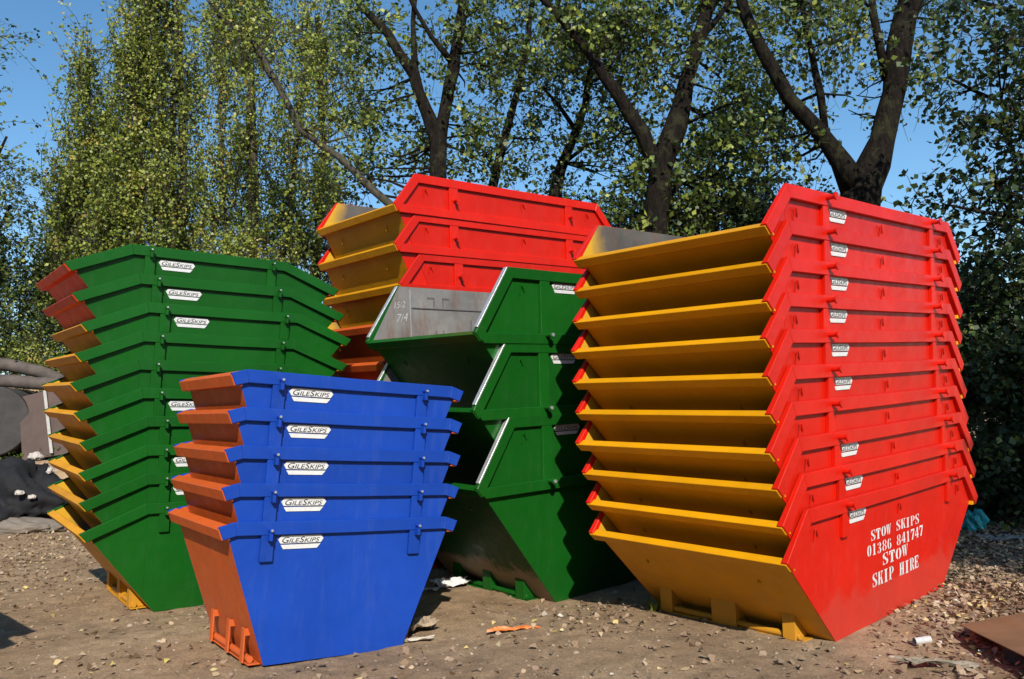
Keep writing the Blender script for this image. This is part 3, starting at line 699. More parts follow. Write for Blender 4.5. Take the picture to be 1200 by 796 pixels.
T('poplar_tree', 'slender poplar with drooping leaf curtains, between broad poplar and leaning trunk',
  [limb_pts([(300, 560, 26), (298, 380, 20), (296, 200, 15), (290, 20, 10), (288, -100, 6)], 19.5), limb_pts([(300, 420, 14), (340, 260, 9), (350, 120, 6)], 19.3), limb_pts([(299, 420, 14), (262, 260, 10), (256, 60, 6)], 19.6), limb_pts([(365, 540, 22), (368, 330, 17), (380, 180, 12), (372, 20, 8)], 19.9)],
  [(262, 60, 24, 90, 19.6, 1.0, 210), (262, 230, 28, 85, 19.6, 1.1, 230), (300, 40, 40, 80, 19.4, 1.1, 300), (305, 200, 42, 95, 19.4, 1.2, 360), (330, 280, 50, 50, 19.2, 1.1, 260), (360, 60, 36, 90, 19.3, 1.1, 280),
   (375, 190, 36, 80, 19.4, 1.1, 230), (290, 320, 60, 30, 19.2, 1.0, 170), (395, 270, 26, 50, 19.2, .9, 120), (408, 90, 20, 80, 19.4, .8, 120), (310, -70, 80, 50, 19.4, 1.2, 240)],
  bark='pale', leaf='poplar', mode='mix', leafsz=.080, per=(16, 29), lenr=(.5, 1.4), seed=12, den=0.75, nbr=8)
T('leaning_tree', 'pale leaning trunk slanting up left in front of the slender poplar',
  [limb_pts([(520, 330, 14), (455, 238, 12), (400, 186, 11), (352, 150, 10), (330, 105, 9), (300, 52, 8), (262, 25, 6), (240, -5, 5), (215, -40, 4)], 16.5, -.8), limb_pts([(318, 90, 7), (300, 60, 4), (330, 20, 3)], 16)],
  [(300, 30, 34, 34, 15.8, .5, 70), (405, 160, 26, 34, 16.1, .5, 16), (340, 110, 26, 34, 15.8, .5, 34), (262, 30, 30, 30, 15.7, .5, 50)], bark='mid', leaf='poplar', leafsz=.085, seed=13, nbr=2, base=(at(600, 500, 17).x, 17))
T('forked_tree', 'dark forked tree rising behind the back red stack',
  [limb_pts([(515, 330, 30), (515, 200, 27), (514, 165, 27), (500, 130, 22), (483, 85, 17), (455, 40, 13), (420, 5, 9), (395, -50, 7)], 16.5), limb_pts([(514, 170, 22), (524, 120, 19), (532, 80, 18), (536, 45, 18), (545, -10, 15), (550, -90, 9)], 16.5, .4),
   limb_pts([(486, 90, 11), (485, 50, 9), (484, -20, 7)], 16.5), limb_pts([(528, 72, 10), (505, 40, 8), (483, 8, 6), (470, -30, 5)], 16.6, -.3)],
  [(445, 130, 40, 55, 16.6, 1.2, 190), (470, 190, 42, 30, 16.6, 1.1, 130), (440, 35, 40, 40, 16.4, 1.2, 140), (560, 120, 28, 60, 16.5, 1.1, 150), (590, 50, 40, 55, 16.4, 1.2, 200), (545, -20, 60, 30, 16.4, 1.2, 120), (560, 185, 28, 22, 16.6, .8, 60), (490, 20, 28, 30, 16.4, 1, 40), (420, 205, 24, 40, 16.8, .8, 80)],
  leaf='green', leafsz=.112, per=(12, 20), seed=14, back=.55, den=0.4, nbr=5)
T('slim_tree', 'slim dark trunk leaning right behind the middle of the red stack',
  [limb_pts([(560, 330, 16), (578, 212, 15), (590, 160, 13), (600, 130, 12), (612, 80, 9), (622, 20, 7), (630, -50, 5)], 17.5), limb_pts([(582, 200, 7), (570, 180, 5), (545, 150, 4)], 17.5)],
  [(610, 90, 34, 50, 17.5, 1.0, 150), (630, 20, 36, 45, 17.5, 1.1, 170), (580, 170, 26, 22, 17.5, .8, 40), (618, 165, 24, 32, 17.6, .8, 70)], leaf='green', leafsz=.10, seed=15, den=0.42, nbr=5)
T('crooked_tree', 'crooked small trunk with ivy green leaves, right of the slim tree',
  [limb_pts([(640, 330, 22), (652, 222, 20), (664, 180, 17), (676, 150, 14), (686, 120, 10), (694, 60, 7), (700, 0, 5)], 17), limb_pts([(672, 150, 8), (655, 125, 6), (638, 105, 4)], 17), limb_pts([(662, 190, 7), (690, 172, 5), (720, 160, 3)], 17)],
  [(655, 110, 34, 40, 17, 1.0, 140), (690, 60, 30, 50, 17, 1.0, 160), (700, 180, 40, 40, 17.2, 1.0, 170), (640, 215, 24, 26, 17.2, .8, 60), (720, 110, 22, 50, 17, .9, 120)], leaf='green', leafsz=.10, seed=16, den=0.42, nbr=5)
T('large_tree', 'big dark tree with moss-patched bark, between the back and right-hand stacks',
  [limb_pts([(768, 400, 44), (768, 250, 40), (774, 195, 36), (790, 150, 32), (805, 95, 26), (822, 40, 20), (834, -20, 17), (840, -100, 10)], 15), limb_pts([(772, 200, 28), (752, 155, 20), (722, 110, 17), (695, 70, 15), (668, 35, 13), (630, -8, 11), (600, -60, 7)], 15, -.5),
   limb_pts([(812, 60, 12), (850, 10, 8), (880, -40, 6)], 15), limb_pts([(770, 240, 10), (800, 215, 7), (840, 205, 5)], 15.2)],
  [(720, 40, 48, 50, 14.8, 1.2, 280), (770, 60, 40, 60, 15, 1.3, 260), (745, 210, 40, 50, 15.4, 1.1, 230), (840, 200, 50, 55, 15.4, 1.3, 380), (860, 120, 42, 55, 15.2, 1.2, 280), (800, 250, 60, 30, 15.4, 1.2, 240), (880, 40, 40, 50, 15, 1.2, 220), (670, 15, 40, 40, 14.7, 1.0, 160), (800, -20, 90, 30, 15, 1.3, 220), (720, 160, 24, 26, 15.3, .8, 60)],
  leaf='green', leafsz=.112, per=(12, 20), seed=17, back=.55, den=0.42, nbr=6)
T('large_tree', 'thick double-trunked tree against blue sky behind the right-hand red stack',
  [limb_pts([(1000, 420, 66), (1008, 240, 58), (1014, 215, 50), (1034, 165, 38), (1046, 110, 37), (1056, 50, 35), (1070, -10, 33), (1085, -120, 20)], 13.5), limb_pts([(1006, 225, 40), (985, 190, 30), (955, 150, 26), (925, 115, 22), (895, 65, 19), (872, 15, 17), (858, -50, 11)], 13.5, -.4),
   limb_pts([(1038, 90, 14), (1030, 60, 12), (1022, 15, 10), (1018, -50, 7)], 13.5, -.2), limb_pts([(968, 150, 12), (962, 110, 10), (948, 60, 9), (940, 0, 7), (935, -60, 5)], 13.4)],
  [(950, 40, 34, 44, 13.3, 1.0, 170), (1000, 25, 30, 40, 13.3, .9, 120), (910, 30, 30, 40, 13.2, .9, 120), (930, 175, 34, 36, 13.8, .9, 110), (895, 150, 30, 40, 13.7, .9, 120), (1010, 110, 24, 24, 13.3, .6, 22), (1090, 20, 36, 34, 13.3, .9, 80), (1050, 85, 20, 60, 13.3, .4, 40), (975, -20, 100, 20, 13.4, 1, 110)],
  leaf='green', leafsz=.10, per=(9, 16), seed=18, back=.55, den=0.36, nbr=5)
T('overhanging_tree', 'dark leaved tree hanging in from the right above the bushes',
  [limb_pts([(1330, 500, 50), (1320, 250, 42), (1290, 60, 30), (1260, -60, 20)], 11), limb_pts([(1320, 260, 16), (1250, 170, 10), (1170, 120, 6), (1110, 90, 3)], 11, -.3), limb_pts([(1325, 340, 18), (1250, 280, 11), (1180, 255, 7), (1110, 240, 3)], 11, -.2), limb_pts([(1295, 80, 14), (1220, 20, 9), (1140, 0, 5)], 11)],
  [(1140, 40, 44, 40, 10.9, .7, 110), (1180, 110, 36, 50, 10.8, .8, 120), (1120, 110, 26, 36, 10.8, .5, 46), (1185, 200, 34, 44, 10.8, .8, 130), (1140, 215, 24, 34, 10.8, .5, 50), (1195, 20, 34, 34, 10.8, .7, 80), (1180, 275, 36, 30, 10.8, .8, 110), (1108, 245, 18, 12, 10.8, .3, 14), (1250, 150, 60, 150, 11, 1.2, 380)],
  leaf='dark', leafsz=.105, per=(8, 14), seed=19, den=0.5, nbr=5, lenr=(.3, .8))
T('broadleaf_tree', 'tree at the left edge standing against open sky',
  [limb_pts([(-60, 560, 30), (-62, 300, 22), (-58, 150, 14), (-55, 60, 8)], 18), limb_pts([(-60, 330, 10), (-20, 230, 6), (8, 160, 3)], 18), limb_pts([(-61, 380, 10), (-20, 300, 6), (12, 240, 3)], 18)],
  [(-12, 215, 34, 46, 18, 1.0, 200), (-20, 130, 26, 44, 18, .9, 110), (-30, 60, 26, 30, 18, .8, 60), (2, 290, 26, 24, 18, .8, 90), (-60, 200, 50, 120, 18, 1.3, 280)], leaf='green', leafsz=.095, seed=20, den=0.45, nbr=5)
# bushes ----------------------------------------------------------------
def bush(name, label, blobs, **k):
    k.setdefault('leaf', 'bush'); k.setdefault('leafsz', .075); k.setdefault('per', (10, 18)); k.setdefault('nbr', 4)
    c = at(blobs[0][0], blobs[0][1], blobs[0][4]); bx, by = c.x, c.y; g = G(bx, by)
    limbs = [[(Vector((bx+random.uniform(-.1, .1), by, g+.05)), .03), (c+Vector((random.uniform(-.4, .4), 0, 0)), .012)] for _ in range(4)]
    return T(name, label, limbs, blobs, base=(bx, by), cat='bush', lenr=(.3, .8), **k)
bush('bush', 'rounded green bush at the left edge beside the top of the green stack', [(20, 350, 34, 44, 19.2, 1.2, 330), (-20, 330, 40, 50, 19.2, 1.2, 200), (30, 300, 20, 16, 19.2, .8, 60), (50, 395, 26, 26, 19, 1, 130)], seed=31, leaf='green')
bush('bush', 'low sunlit scrub on the bank above the two logs', [(20, 415, 50, 14, 18.9, .8, 220), (60, 430, 34, 14, 18.6, .7, 130), (-30, 415, 40, 18, 19, .8, 120)], seed=32, leaf='poplar', leafsz=.06)
bush('bramble_bush', 'shaded bramble thicket right of the right-hand red stack', [(1185, 345, 46, 46, 11.6, .9, 240), (1195, 440, 62, 60, 11.3, .9, 520), (1190, 545, 60, 60, 10.9, .8, 480), (1150, 420, 26, 70, 11.8, .8, 240), (1150, 560, 24, 40, 11.4, .6, 130), (1260, 450, 60, 140, 11.5, 1.2, 520)], seed=33, leaf='dark', leafsz=.095, den=.6)
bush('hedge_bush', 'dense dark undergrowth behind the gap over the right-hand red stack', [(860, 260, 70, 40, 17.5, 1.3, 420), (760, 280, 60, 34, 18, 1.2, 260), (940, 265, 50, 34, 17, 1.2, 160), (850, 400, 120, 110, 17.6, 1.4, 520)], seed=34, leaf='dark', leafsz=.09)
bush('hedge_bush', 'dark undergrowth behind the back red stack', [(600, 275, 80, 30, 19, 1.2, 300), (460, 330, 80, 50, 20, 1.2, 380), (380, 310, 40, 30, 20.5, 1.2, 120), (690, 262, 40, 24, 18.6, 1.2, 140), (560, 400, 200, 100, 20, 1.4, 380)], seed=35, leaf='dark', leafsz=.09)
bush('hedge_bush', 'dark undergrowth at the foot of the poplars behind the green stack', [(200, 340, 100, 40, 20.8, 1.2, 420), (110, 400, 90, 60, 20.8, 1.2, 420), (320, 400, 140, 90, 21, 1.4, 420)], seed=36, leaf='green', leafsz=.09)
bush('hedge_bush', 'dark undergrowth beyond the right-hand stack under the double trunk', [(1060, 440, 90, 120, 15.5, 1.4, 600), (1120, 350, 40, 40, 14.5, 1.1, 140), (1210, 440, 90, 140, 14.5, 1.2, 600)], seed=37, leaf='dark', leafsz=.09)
# trees out of view, behind and beside the camera: their shade falls on the thicket at the right
def offtree(cx, cy, cz, rad, n, seed, label):
    rng = np.random.default_rng(seed); g = G(cx, cy)
    e = bpy.data.objects.new('shade_tree', None); col.objects.link(e); e.location = (cx, cy, g); setp(e, label, 'tree')
    b = MB(); P, Rr = resample([(Vector((0, 0, -.1)), .32), (Vector((.1, .1, cz-g-rad*.6)), .22), (Vector((0, 0, cz-g+rad*.4)), .08)]); b.tube(P, Rr, 12)
    for _ in range(14):
        a = random.uniform(0, 6.28); s = Vector((.1, .1, cz-g-rad*random.uniform(.2, .8))); q = Vector((math.cos(a)*rad*.8, math.sin(a)*rad*.8, cz-g+random.uniform(-.3, .5)*rad))
        P, Rr = resample([(s, .08), (s.lerp(q, .5)+Vector((0, 0, .2)), .05), (q, .02)]); b.tube(P, Rr, 6)
    link('trunk', b.mesh('trunk', [BK['dark']], smooth=True, fix=False), e)
    C = rand_unit(n, rng)*(rng.uniform(0, 1, (n, 1))**(1/2.6))*np.array([rad, rad, rad*.75]); C = C[(np.sin(C[:, 0]*2.1+seed)*np.cos(C[:, 1]*1.9)+np.sin(C[:, 2]*2.6)*.6) > -.75]
    leaves_obj('crown', C+np.array([0, 0, cz-g]), .15, LM['dark'], e, rng)
offtree(8.3, -1.5, 8.2, 3.0, 16000, 51, 'tall leafy tree behind the viewer on the right, shading the thicket')
def added_hedge(p0, p1, h, th, label, seed):  # unseen hedge, added to cut low sky light on the shaded skip ends
    rng = np.random.default_rng(seed); p0 = Vector(p0); p1 = Vector(p1); L_ = (p1-p0).length; d = (p1-p0).normalized(); nn = Vector((-d.y, d.x, 0)); v = VN(seed)
    e = bpy.data.objects.new('added_hedge', None); col.objects.link(e); e.location = p0; setp(e, label, 'added hedge')
    n = int(L_*h*55); u = rng.uniform(0, L_, n); ht = h*(.86+.22*v(u*.35, u*0)+.1*v(u*1.4, u*0+7)); z = ht*rng.uniform(0, 1, n)**.8
    w = th*.5*np.sqrt(np.clip(1-(z/ht)**4, .05, 1))*rng.choice([-1, 1], n)*rng.uniform(.55, 1.1, n)
    C = np.stack([u*d.x+w*nn.x, u*d.y+w*nn.y, z], 1); leaves_obj('foliage', C, .26, LM['dark'], e, rng)
    b = MB(); k = int(L_/1.2)
    for i in range(k):
        c = d*(i*L_/k); b.tube([c+Vector((0, 0, -.1)), c+Vector((.05, 0, h*.45)), c+Vector((0, .05, h*.8))], [.09, .06, .02], 6)
    b.prism([d*0-nn*.25, d*L_-nn*.25, d*L_-nn*.25+Vector((0, 0, h*.78)), Vector((0, 0, h*.78))-nn*.25], [nn*.25, d*L_+nn*.25, d*L_+nn*.25+Vector((0, 0, h*.78)), Vector((0, 0, h*.78))+nn*.25])
    link('stem', b.mesh('stem', [plain('added_hedge_core', (.02, .028, .012), .95)]), e)
added_hedge((-15, -9, 0), (-11.5, 9.5, 0), 12.5, 2.0, 'unseen hedge added at the left to cut light from the low sky', 61)
added_hedge((-15.5, -10.5, 0), (16, -14, 0), 9.5, 2.0, 'unseen hedge added behind the viewer to cut light from the low sky', 62)
#ENDTREES

# ---------------------------------------------------------------- litter
rng = np.random.default_rng(99)
LIT = leafmat('fallen_leaf', [(0, (.16, .10, .06)), (.3, (.26, .17, .10)), (.6, (.34, .23, .15)), (.82, (.52, .38, .24)), (.94, (.62, .48, .12)), (1, (.60, .55, .45))], 0, .8)
def in_stack(x, y, pad=.0):
    ins = np.zeros(len(x), bool)
    for n in ('RR', 'BL', 'GL', 'MG'):
        px, py, yaw = FIT[n][0][:3]; d = FIT[n][1]; c, s = math.cos(yaw), math.sin(yaw)
        u = (x-px)*c+(y-py)*s; v = -(x-px)*s+(y-py)*c
        ins |= (np.abs(u) < d[1]/2+pad) & (np.abs(v) < d[6]/2+pad)
    return ins
def ground_leaves(n, fx, size, lift=.012):
    x, y = fx(n); k = ~in_stack(x, y, .01); x = x[k]; y = y[k]; z = gh(x, y)+rng.uniform(.002, lift, len(x))
    C = np.stack([x, y, z], 1); m_ = len(x)
    nrm = rng.normal(size=(m_, 3))*.42+np.array([0, 0, 1]); nrm /= np.linalg.norm(nrm, axis=1, keepdims=True)
    t = rand_unit(m_, rng); t -= nrm*(t*nrm).sum(1, keepdims=True); t /= np.linalg.norm(t, axis=1, keepdims=True); w = np.cross(nrm, t)
    s = (size*rng.uniform(.5, 1.3, m_))[:, None]; cu = rng.uniform(-.15, .6, (m_, 1))*s
    P = np.stack([C-t*s*.5+nrm*cu*.4, C+w*s*.4-t*s*.1+nrm*cu, C+w*s*.22+t*s*.3+nrm*cu*.5, C+t*s*.55, C-w*s*.22+t*s*.3+nrm*cu*.5, C-w*s*.4-t*s*.1+nrm*cu], 1)
    return P.reshape(-1, 3)
def fx_right(n):
    # dense along the right side, thinning towards the middle
    x = 2.2+rng.gamma(3.2, 1.0, n); y = rng.uniform(3.2, 12.5, n)
    edge = 2.35+.42*(y-5)+.3*np.sin(y*3); k = rng.random(n) < sst(-.9, .6, x-edge)
    return x[k], y[k]
def fx_all(n):
    x = rng.uniform(-8, 4, n); y = rng.uniform(3, 16, n); q = vn[0](x*.9+3, y*.9)+.5; k = rng.random(n) < q*q*1.6; return x[k], y[k]
def fx_left(n):
    x = -4.6-rng.gamma(2.0, 1.2, n); y = rng.uniform(8.5, 16, n); return x, y
def fx_base(n):
    x = rng.normal(.7, .5, n); y = rng.normal(6.9, .45, n); return x, y
P = np.concatenate([ground_leaves(38000, fx_right, .047, .05), ground_leaves(5200, fx_all, .048), ground_leaves(420, lambda n: (rng.uniform(-3.5, 3.2, n), rng.uniform(3.9, 6.2, n)), .055), ground_leaves(3400, fx_left, .045, .03), ground_leaves(260, fx_base, .05)])
me = npmesh(bpy.data.meshes.new('leaf_litter'), P, np.arange(len(P)).reshape(-1, 6)); me.materials.append(LIT)
setp(link('leaf_litter', me), 'fallen autumn leaves scattered over the bare earth, thickest at the right', 'leaf litter', kind='stuff')
# low growth on the left bank
n = 15000; x = rng.uniform(-16, -5.4, n); y = rng.uniform(15.9, 22, n); k = (vn[1](x*1.3, y*1.3)+.5 > .33); x = x[k]; y = y[k]
C = np.stack([x, y, gh(x, y)+rng.gamma(1.6, .05, len(x))], 1)
setp(leaves_obj('bank_growth', C, .075, LM['green'], None, rng), 'low weeds and ground ivy covering the bank at the far left', 'weeds', kind='stuff')
# pebbles
ico = [(0, 0, 1), (.89, 0, .45), (.28, .85, .45), (-.72, .53, .45), (-.72, -.53, .45), (.28, -.85, .45), (.72, .53, -.3), (-.28, .85, -.3), (-.89, 0, -.3), (-.28, -.85, -.3), (.72, -.53, -.3)]
icf = [(0, 1, 2), (0, 2, 3), (0, 3, 4), (0, 4, 5), (0, 5, 1), (1, 6, 2), (2, 6, 7), (2, 7, 3), (3, 7, 8), (3, 8, 4), (4, 8, 9), (4, 9, 5), (5, 9, 10), (5, 10, 1), (1, 10, 6)]
n = 5200; x = rng.uniform(-7, 6, n); y = 3+rng.gamma(2.2, 1.9, n); k = ~in_stack(x, y, .02); x = x[k]; y = y[k]; n = len(x)
sz = rng.gamma(1.5, .0030, n)+.0025; sc = np.stack([sz*rng.uniform(.8, 1.5, n), sz*rng.uniform(.8, 1.4, n), sz*rng.uniform(.4, .9, n)], 1)
a = rng.uniform(0, 6.28, n); I0 = np.array(ico)[None]*sc[:, None]*(1+rng.normal(size=(n, 11, 1))*.12)
Vx = I0[..., 0]*np.cos(a)[:, None]-I0[..., 1]*np.sin(a)[:, None]; Vy = I0[..., 0]*np.sin(a)[:, None]+I0[..., 1]*np.cos(a)[:, None]
V = np.stack([Vx+x[:, None], Vy+y[:, None], I0[..., 2]+gh(x, y)[:, None]-sz[:, None]*.05], -1).reshape(-1, 3)
Q = (np.array(icf)[None]+np.arange(n)[:, None, None]*11).reshape(-1, 3)
me = npmesh(bpy.data.meshes.new('pebbles'), V, Q); me.materials.append(leafmat('pebble', [(0, (.20, .145, .10)), (.5, (.34, .255, .18)), (.9, (.44, .36, .28)), (1, (.52, .47, .40))], 0, .85))
setp(link('gravel', me), 'small stones and grit lying over the bare earth', 'gravel', kind='stuff')
# dry twigs among the leaves at the right
tb = Tubes(); n = 420; x = 2.6+rng.gamma(3, 1, n); y = rng.uniform(4.5, 12.5, n); a = rng.uniform(0, 6.28, n); ln = rng.uniform(.1, .5, n)
tt = np.linspace(-.5, .5, 5)[None, :]; px_ = x[:, None]+np.cos(a)[:, None]*ln[:, None]*tt; py_ = y[:, None]+np.sin(a)[:, None]*ln[:, None]*tt
pz_ = gh(px_, py_, False)+.02+rng.uniform(0, .03, (n, 1)); tb.add(np.stack([px_, py_, pz_], -1)+rng.normal(size=(n, 5, 3))*.006, .004, .002)
setp(tb.obj('fallen_twigs', BK['twig']), 'dry twigs strewn among the fallen leaves at the right', 'twigs', kind='stuff')

# ---------------------------------------------------------------- small things on the ground
def crumple(name, pxy, lx, ly, mat, label, cat, yaw=0, hgt=.03, n=10, seed=1, shape=None, tilt=0):
    p = onground(*pxy); rg = np.random.default_rng(seed); b = MB(); v = VN(seed)
    def z(i, j): return hgt*(.5+float(v(np.array([i*.9]), np.array([j*.9]))[0]))+.006
    g = [[None]*(n+1) for _ in range(n+1)]
    for i in range(n+1):
        for j in range(n+1):
            u, w = i/n-.5, j/n-.5; k = 1+.18*math.sin(7*math.atan2(w, u+.001)+seed)
            if shape: u, w = shape(u, w)
            g[i][j] = (u*lx*k, w*ly*k, z(i, j)+rg.uniform(0, hgt*.25)+tilt*(w+.5))
    T_ = [[(a[0], a[1], a[2]) for a in r_] for r_ in g]; B_ = [[(a[0], a[1], a[2]-.002) for a in r_] for r_ in g]
    for i in range(n):
        for j in range(n):
            b.poly([T_[i][j], T_[i+1][j], T_[i+1][j+1], T_[i][j+1]]); b.poly([B_[i][j+1], B_[i+1][j+1], B_[i+1][j], B_[i][j]])
    o = link(name, b.mesh(name, [mat], fix=False)); o.location = p; o.rotation_euler[2] = yaw; setp(o, label, cat); return o
crumple('paper_scrap', (529, 688), .34, .17, plain('paper', (.72, .71, .68), .8, 0, .12), 'large crumpled white paper scrap by the foot of the middle green stack', 'paper', .3, .05, seed=3, tilt=.04)
crumple('paper_scrap', (504, 693), .16, .08, plain('paper_b', (.66, .64, .60), .8, 0, .12), 'small torn white paper beside the larger scrap', 'paper', -.2, .03, n=6, seed=5)
crumple('cardboard_scrap', (488, 741), .30, .20, plain('cardboard', (.36, .27, .18), .85, 0, .4, 9), 'brown torn cardboard scrap at the right foot of the blue skips', 'cardboard', .5, .09, seed=8)
crumple('paper_scrap', (488, 752), .26, .07, plain('paper_c', (.55, .48, .38), .85, 0, .3, 9), 'buff paper strip lying in front of the cardboard scrap', 'paper', .25, .03, n=6, seed=9)
crumple('plastic_strip', (603, 739), .38, .075, plain('orange_plastic', (.85, .22, .05), .45, 0, .25, 7), 'bright orange plastic strip lying on bare earth in the middle', 'plastic strip', .12, .02, seed=12)
crumple('stone_slab', (1098, 783), .42, .11, plain('slab', (.27, .23, .17), .9, 0, .3, 9), 'long flat brown stone among leaves at the bottom right', 'stone', -.45, .05, n=8, seed=15)
crumple('stone_slab', (1184, 634), .62, .26, plain('slab_b', (.20, .19, .17), .85, 0, .3, 9), 'grey flat stone lying at the foot of the thicket', 'stone', .1, .06, n=8, seed=16)
# teal bag
def lump(name, p, r, mat, label, cat, seed, sq=(1, 1, 1), amp=.35):
    bm = bmesh.new(); bmesh.ops.create_icosphere(bm, subdivisions=5, radius=1); v = VN(seed)
    for q in bm.verts:
        c = q.co; k = 1+amp*float(v(np.array([c.x*2.3+c.z*1.7+5]), np.array([c.y*2.3-c.z*1.3+5]))[0])+amp*.5*float(v(np.array([c.x*7+c.z*4+9]), np.array([c.y*7-c.z*5+9]))[0])+amp*.28*abs(float(v(np.array([c.x*15+c.z*12+9]), np.array([c.y*17-c.z*9+9]))[0]))
        q.co = Vector((c.x*k*sq[0]*r, c.y*k*sq[1]*r, max(-.5*r*sq[2], c.z*k*sq[2]*r)))
    me = bpy.data.meshes.new(name); bm.to_mesh(me); bm.free(); me.materials.append(mat); me.polygons.foreach_set('use_smooth', [True]*len(me.polygons))
    o = link(name, me); o.location = p; setp(o, label, cat); return o
tm = plain('teal_plastic', (.03, .34, .33), .3, 0, .6, 9)
p = onground(1143, 624); lump('plastic_bag', p+Vector((0, 0, .09)), .16, tm, 'crumpled teal plastic bag at the edge of the thicket', 'plastic bag', 4, (.8, .8, 1.05), .7)
# white tin tube
p = onground(1082, 757); b = MB(); b.tube([(-.075, 0, .04), (.075, .02, .045)], .032, 14, cap=False); b.tube([(.074, .02, .045), (-.074, 0, .04)], .027, 14, cap=False)
b.tube([(-.078, 0, .04), (-.072, 0, .04)], .0335, 14, cap=False)
o = link('tin_can', b.mesh('tin_can', [plain('white_tin', (.68, .67, .64), .4, .2, .2)], fix=False)); o.location = p; o.scale = (.8, .8, .8); o.rotation_euler[2] = .1; setp(o, 'small white open tin lying on its side among leaves', 'tin')
# rusty steel plate propped on blocks
rp = steel('rusty_plate', (.17, .095, .045), (.30, .165, .075), rust=(.24, .10, .03), amt=.85, rough=.85)
z1 = .13
def onplane(px, py, z): d = ray(px, py); return CAM+d*((z-CH)/d.z)
A_, B_, C_ = onplane(1125, 732, .09), onplane(1215, 776, .15), onplane(1260, 706, .15); D_ = C_+(B_-A_)*.9; B2 = B_+(B_-A_)*.7
b = MB(); tp = [A_, B2, B2+(C_-A_), C_]; b.prism([v-A_ for v in tp], [v-A_-Vector((0, 0, .008)) for v in tp])
o = link('steel_plate', b.mesh('steel_plate', [rp], bevel=.002)); o.location = A_; setp(o, 'rusty brown steel plate lying propped at the bottom right', 'steel plate')
p = onground(1216, 782); b = MB(); b.box(-.05, .34, -.02, .18, -.02, .10); o = link('concrete_block', b.mesh('concrete_block', [plain('concrete', (.13, .12, .11), .9, 0, .35)], bevel=.006)); o.location = p; o.rotation_euler[2] = .5; setp(o, 'grey concrete block under the rusty steel plate', 'block')
# grass tuft
def tuft(pxy, n, h, label):
    p = onground(*pxy); b = MB()
    for _ in range(n):
        a = random.uniform(0, 6.28); r = random.uniform(0, .04); c = Vector((math.cos(a)*r, math.sin(a)*r, 0)); l = Vector((math.cos(a)*.5, math.sin(a)*.5, 1)).normalized()*h*random.uniform(.5, 1.1); w = Vector((-math.sin(a), math.cos(a), 0))*.003
        b.poly([c-w, c+w, c+l*.6+w*.7, c+l*.6-w*.7]); b.poly([c+l*.6-w*.7, c+l*.6+w*.7, c+l+Vector((math.cos(a), math.sin(a), -.2))*h*.18])
    o = link('grass_tuft', b.mesh('grass_tuft', [LM['poplar']], fix=False)); o.location = p; setp(o, label, 'grass tuft')
tuft((765, 716), 70, .12, 'small green grass tuft at the shadow edge left of the yellow skip end')
tuft((522, 668), 0+30, .06, 'tiny grass tuft beside the white paper scrap')
# left bank: tank, sheet, logs, tarpaulin, rock
p = at(-12, 494, 16.0); b = MB(); r = .70
b.tube([(0, 0, 0), (-.6, 2.2, .0)], r, 40); b.tube([(.01, -.03, 0), (0, 0, 0)], [r*.985, r], 40)
o = link('steel_tank', b.mesh('steel_tank', [plain('tank_grey', (.05, .045, .042), .8, .0, .3, 3)], fix=True, bevel=.012)); o.location = p; setp(o, 'round grey tank end lying on the bank at the left edge', 'tank')
a0 = at(22, 466, 16.3); a1 = at(57, 457, 16.3); a2 = at(66, 534, 15.9); a3 = at(26, 540, 15.9); a1 = a1+(a1-a0)*.5; a2 = a2+(a2-a3)*.35
bs = (a2+a3)/2; b = MB(); b.prism([v-bs for v in (a3, a2, a1, a0)], [v-bs+Vector((0, .03, 0)) for v in (a3, a2, a1, a0)])
e = link('metal_sheet', b.mesh('metal_sheet', [plain('brown_sheet', (.10, .066, .052), .8, 0, .2, 3)], bevel=.003)); e.location = bs; setp(e, 'brown upright sheet of metal between the tank and the green stack', 'metal sheet')
q0 = at(52, 458, 16.25)-bs; q1 = at(60, 531, 15.85)-bs; b = MB(); b.prism([q1+Vector((-.02, -.012, 0)), q1+Vector((.04, -.012, 0)), q0+Vector((.04, -.012, 0)), q0+Vector((-.02, -.012, 0))], [q1+Vector((-.02, .0, 0)), q1+Vector((.04, 0, 0)), q0+Vector((.04, 0, 0)), q0+Vector((-.02, 0, 0))])
link('edge_strip', b.mesh('edge_strip', [plain('pale_strip', (.42, .39, .35), .7)]), e)
for lbl, pts in (('grey-brown log lying across the bank, upper of the two', [(-40, 424, 17.2), (10, 428, 17.2), (45, 435, 17.2), (78, 448, 17.3)]), ('grey-brown log lying across the bank, lower of the two', [(-40, 444, 16.9), (5, 446, 16.9), (40, 449, 16.9), (80, 452, 17.0)])):
    P0 = [at(*q) for q in pts]; b = MB(); P, Rr = resample([(v-P0[0], .135) for v in P0], .2, .01); b.tube(P, Rr, 14)
    o = link('log', b.mesh('log', [plain('log_bark', (.105, .082, .068), .9, 0, .35, 6)], smooth=True, fix=False)); o.location = P0[0]; setp(o, lbl, 'log')
bk = plain('black_plastic', (.008, .008, .010), .85, 0, .6, 5)
c = at(12, 566, 14.6); lump('tarpaulin', Vector((c.x, c.y, G(c.x, c.y)+.32)), .75, bk, 'heap of crumpled black plastic sheeting at the left edge', 'tarpaulin', 21, (1.25, .8, .75), .9)
c = at(0, 577, 14.1); lump('blue_sack', Vector((c.x, c.y, G(c.x, c.y)+.15)), .28, plain('blue_cloth', (.03, .06, .28), .7, 0, .4), 'small blue sack on the black plastic heap', 'sack', 22, (1.2, .7, .6), .6)
c = at(18, 603, 14.0); lump('rock_slab', Vector((c.x-.2, c.y, G(c.x, c.y)+.06)), .62, plain('grey_rock', (.20, .165, .13), .85, 0, .25, 5), 'long pale grey rock slab on the ground at the left edge', 'rock', 23, (1.5, .5, .28), .4)
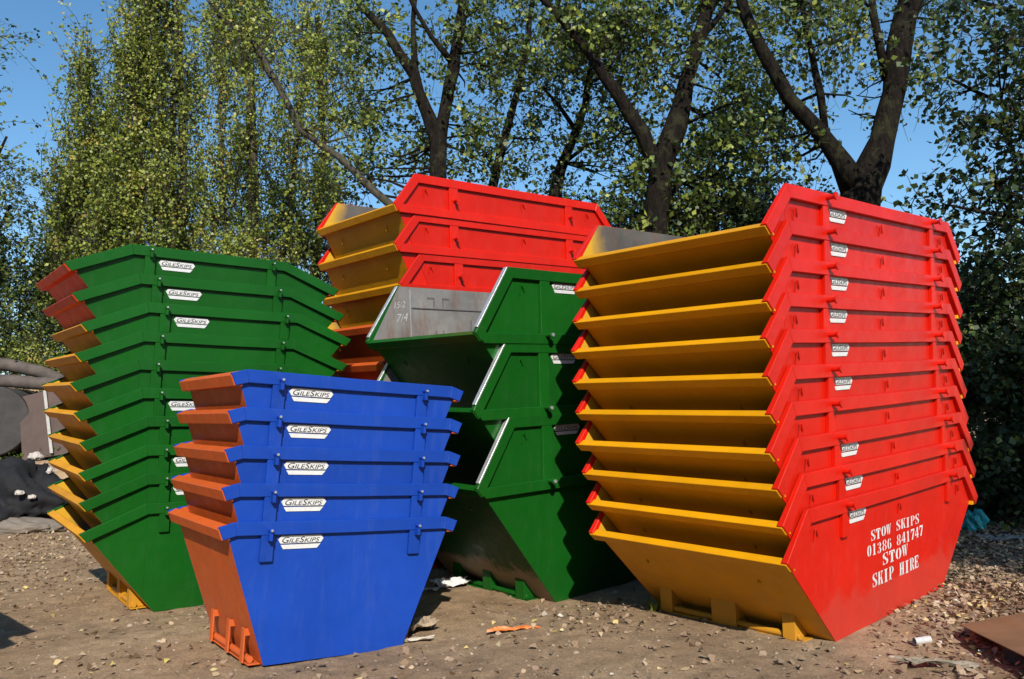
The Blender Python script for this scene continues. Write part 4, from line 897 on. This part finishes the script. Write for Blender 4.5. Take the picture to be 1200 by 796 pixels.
for k, (px, py, s, tx) in enumerate(((22, 578, .07, 'whitish stone lying nearest the blue sack'), (37, 583, .06, 'whitish stone at the right foot of the black heap'), (42, 536, .12, 'pale rubble lump under the brown sheet'), (52, 552, .14, 'grey rubble lump beside the green stack ends'))):
    c = at(px, py, 13.9 if k < 2 else 14.9); z = c.z if k < 2 else c.z
    lump('stone', c, s, plain('stone%d' % k, (.5, .44, .38), .9, 0, .3), tx, 'stone', 30+k, (1, .8, .7), .5)
# a stack of skips just out of view at the left, whose shade lies at the bottom left
#OFFSTACK
gp = make_parts('GL')
for k in range(3):
    e = bpy.data.objects.new('skip', None); col.objects.link(e)
    e.matrix_world = Matrix.Translation((-5.47+.03*(k % 2), 4.95, .0+.267*k)) @ Matrix.Rotation(.75+.02*(k % 3), 4, 'Z')
    setp(e, '%s green skip of the short stack beyond the left edge' % ['bottom', 'middle', 'topmost'][k], 'skip', 'green skips stacked beyond the left edge'); add_parts(e, [q for q in gp if q[0] not in ('lifting_lug',)])

# ---------------------------------------------------------------- light
EL, AZ = R(35), R(7.5)
sd = Vector((math.sin(AZ)*math.cos(EL), -math.cos(AZ)*math.cos(EL), math.sin(EL)))
ld = bpy.data.lights.new('sun', 'SUN'); ld.energy = 4.6; ld.angle = R(.5); ld.color = (1, .95, .86)
lo = bpy.data.objects.new('sun', ld); col.objects.link(lo); lo.rotation_euler = sd.to_track_quat('Z', 'Y').to_euler(); lo.location = sd*50
w = bpy.data.worlds.new('World'); scene.world = w; w.use_nodes = True; nt = w.node_tree; bg = nt.nodes['Background']
sk = nt.nodes.new('ShaderNodeTexSky'); sk.sky_type = 'NISHITA'; sk.sun_disc = False; sk.sun_elevation = EL; sk.sun_rotation = math.atan2(sd.x, sd.y)
sk.air_density = 1.0; sk.dust_density = .4; sk.ozone_density = 3.0; sk.altitude = 0
hs = nt.nodes.new('ShaderNodeHueSaturation'); hs.inputs['Saturation'].default_value = 1.16; hs.inputs['Hue'].default_value = .493; nt.links.new(sk.outputs[0], hs.inputs['Color']); nt.links.new(hs.outputs[0], bg.inputs[0]); bg.inputs[1].default_value = .15
vs = scene.view_settings; vs.view_transform = 'Standard'; vs.look = 'None'; vs.gamma = 1; vs.exposure = .12; vs.use_curve_mapping = False
scene.cycles.max_bounces = 6; scene.cycles.diffuse_bounces = 1; scene.cycles.transparent_max_bounces = 4
print('leaves', NL)
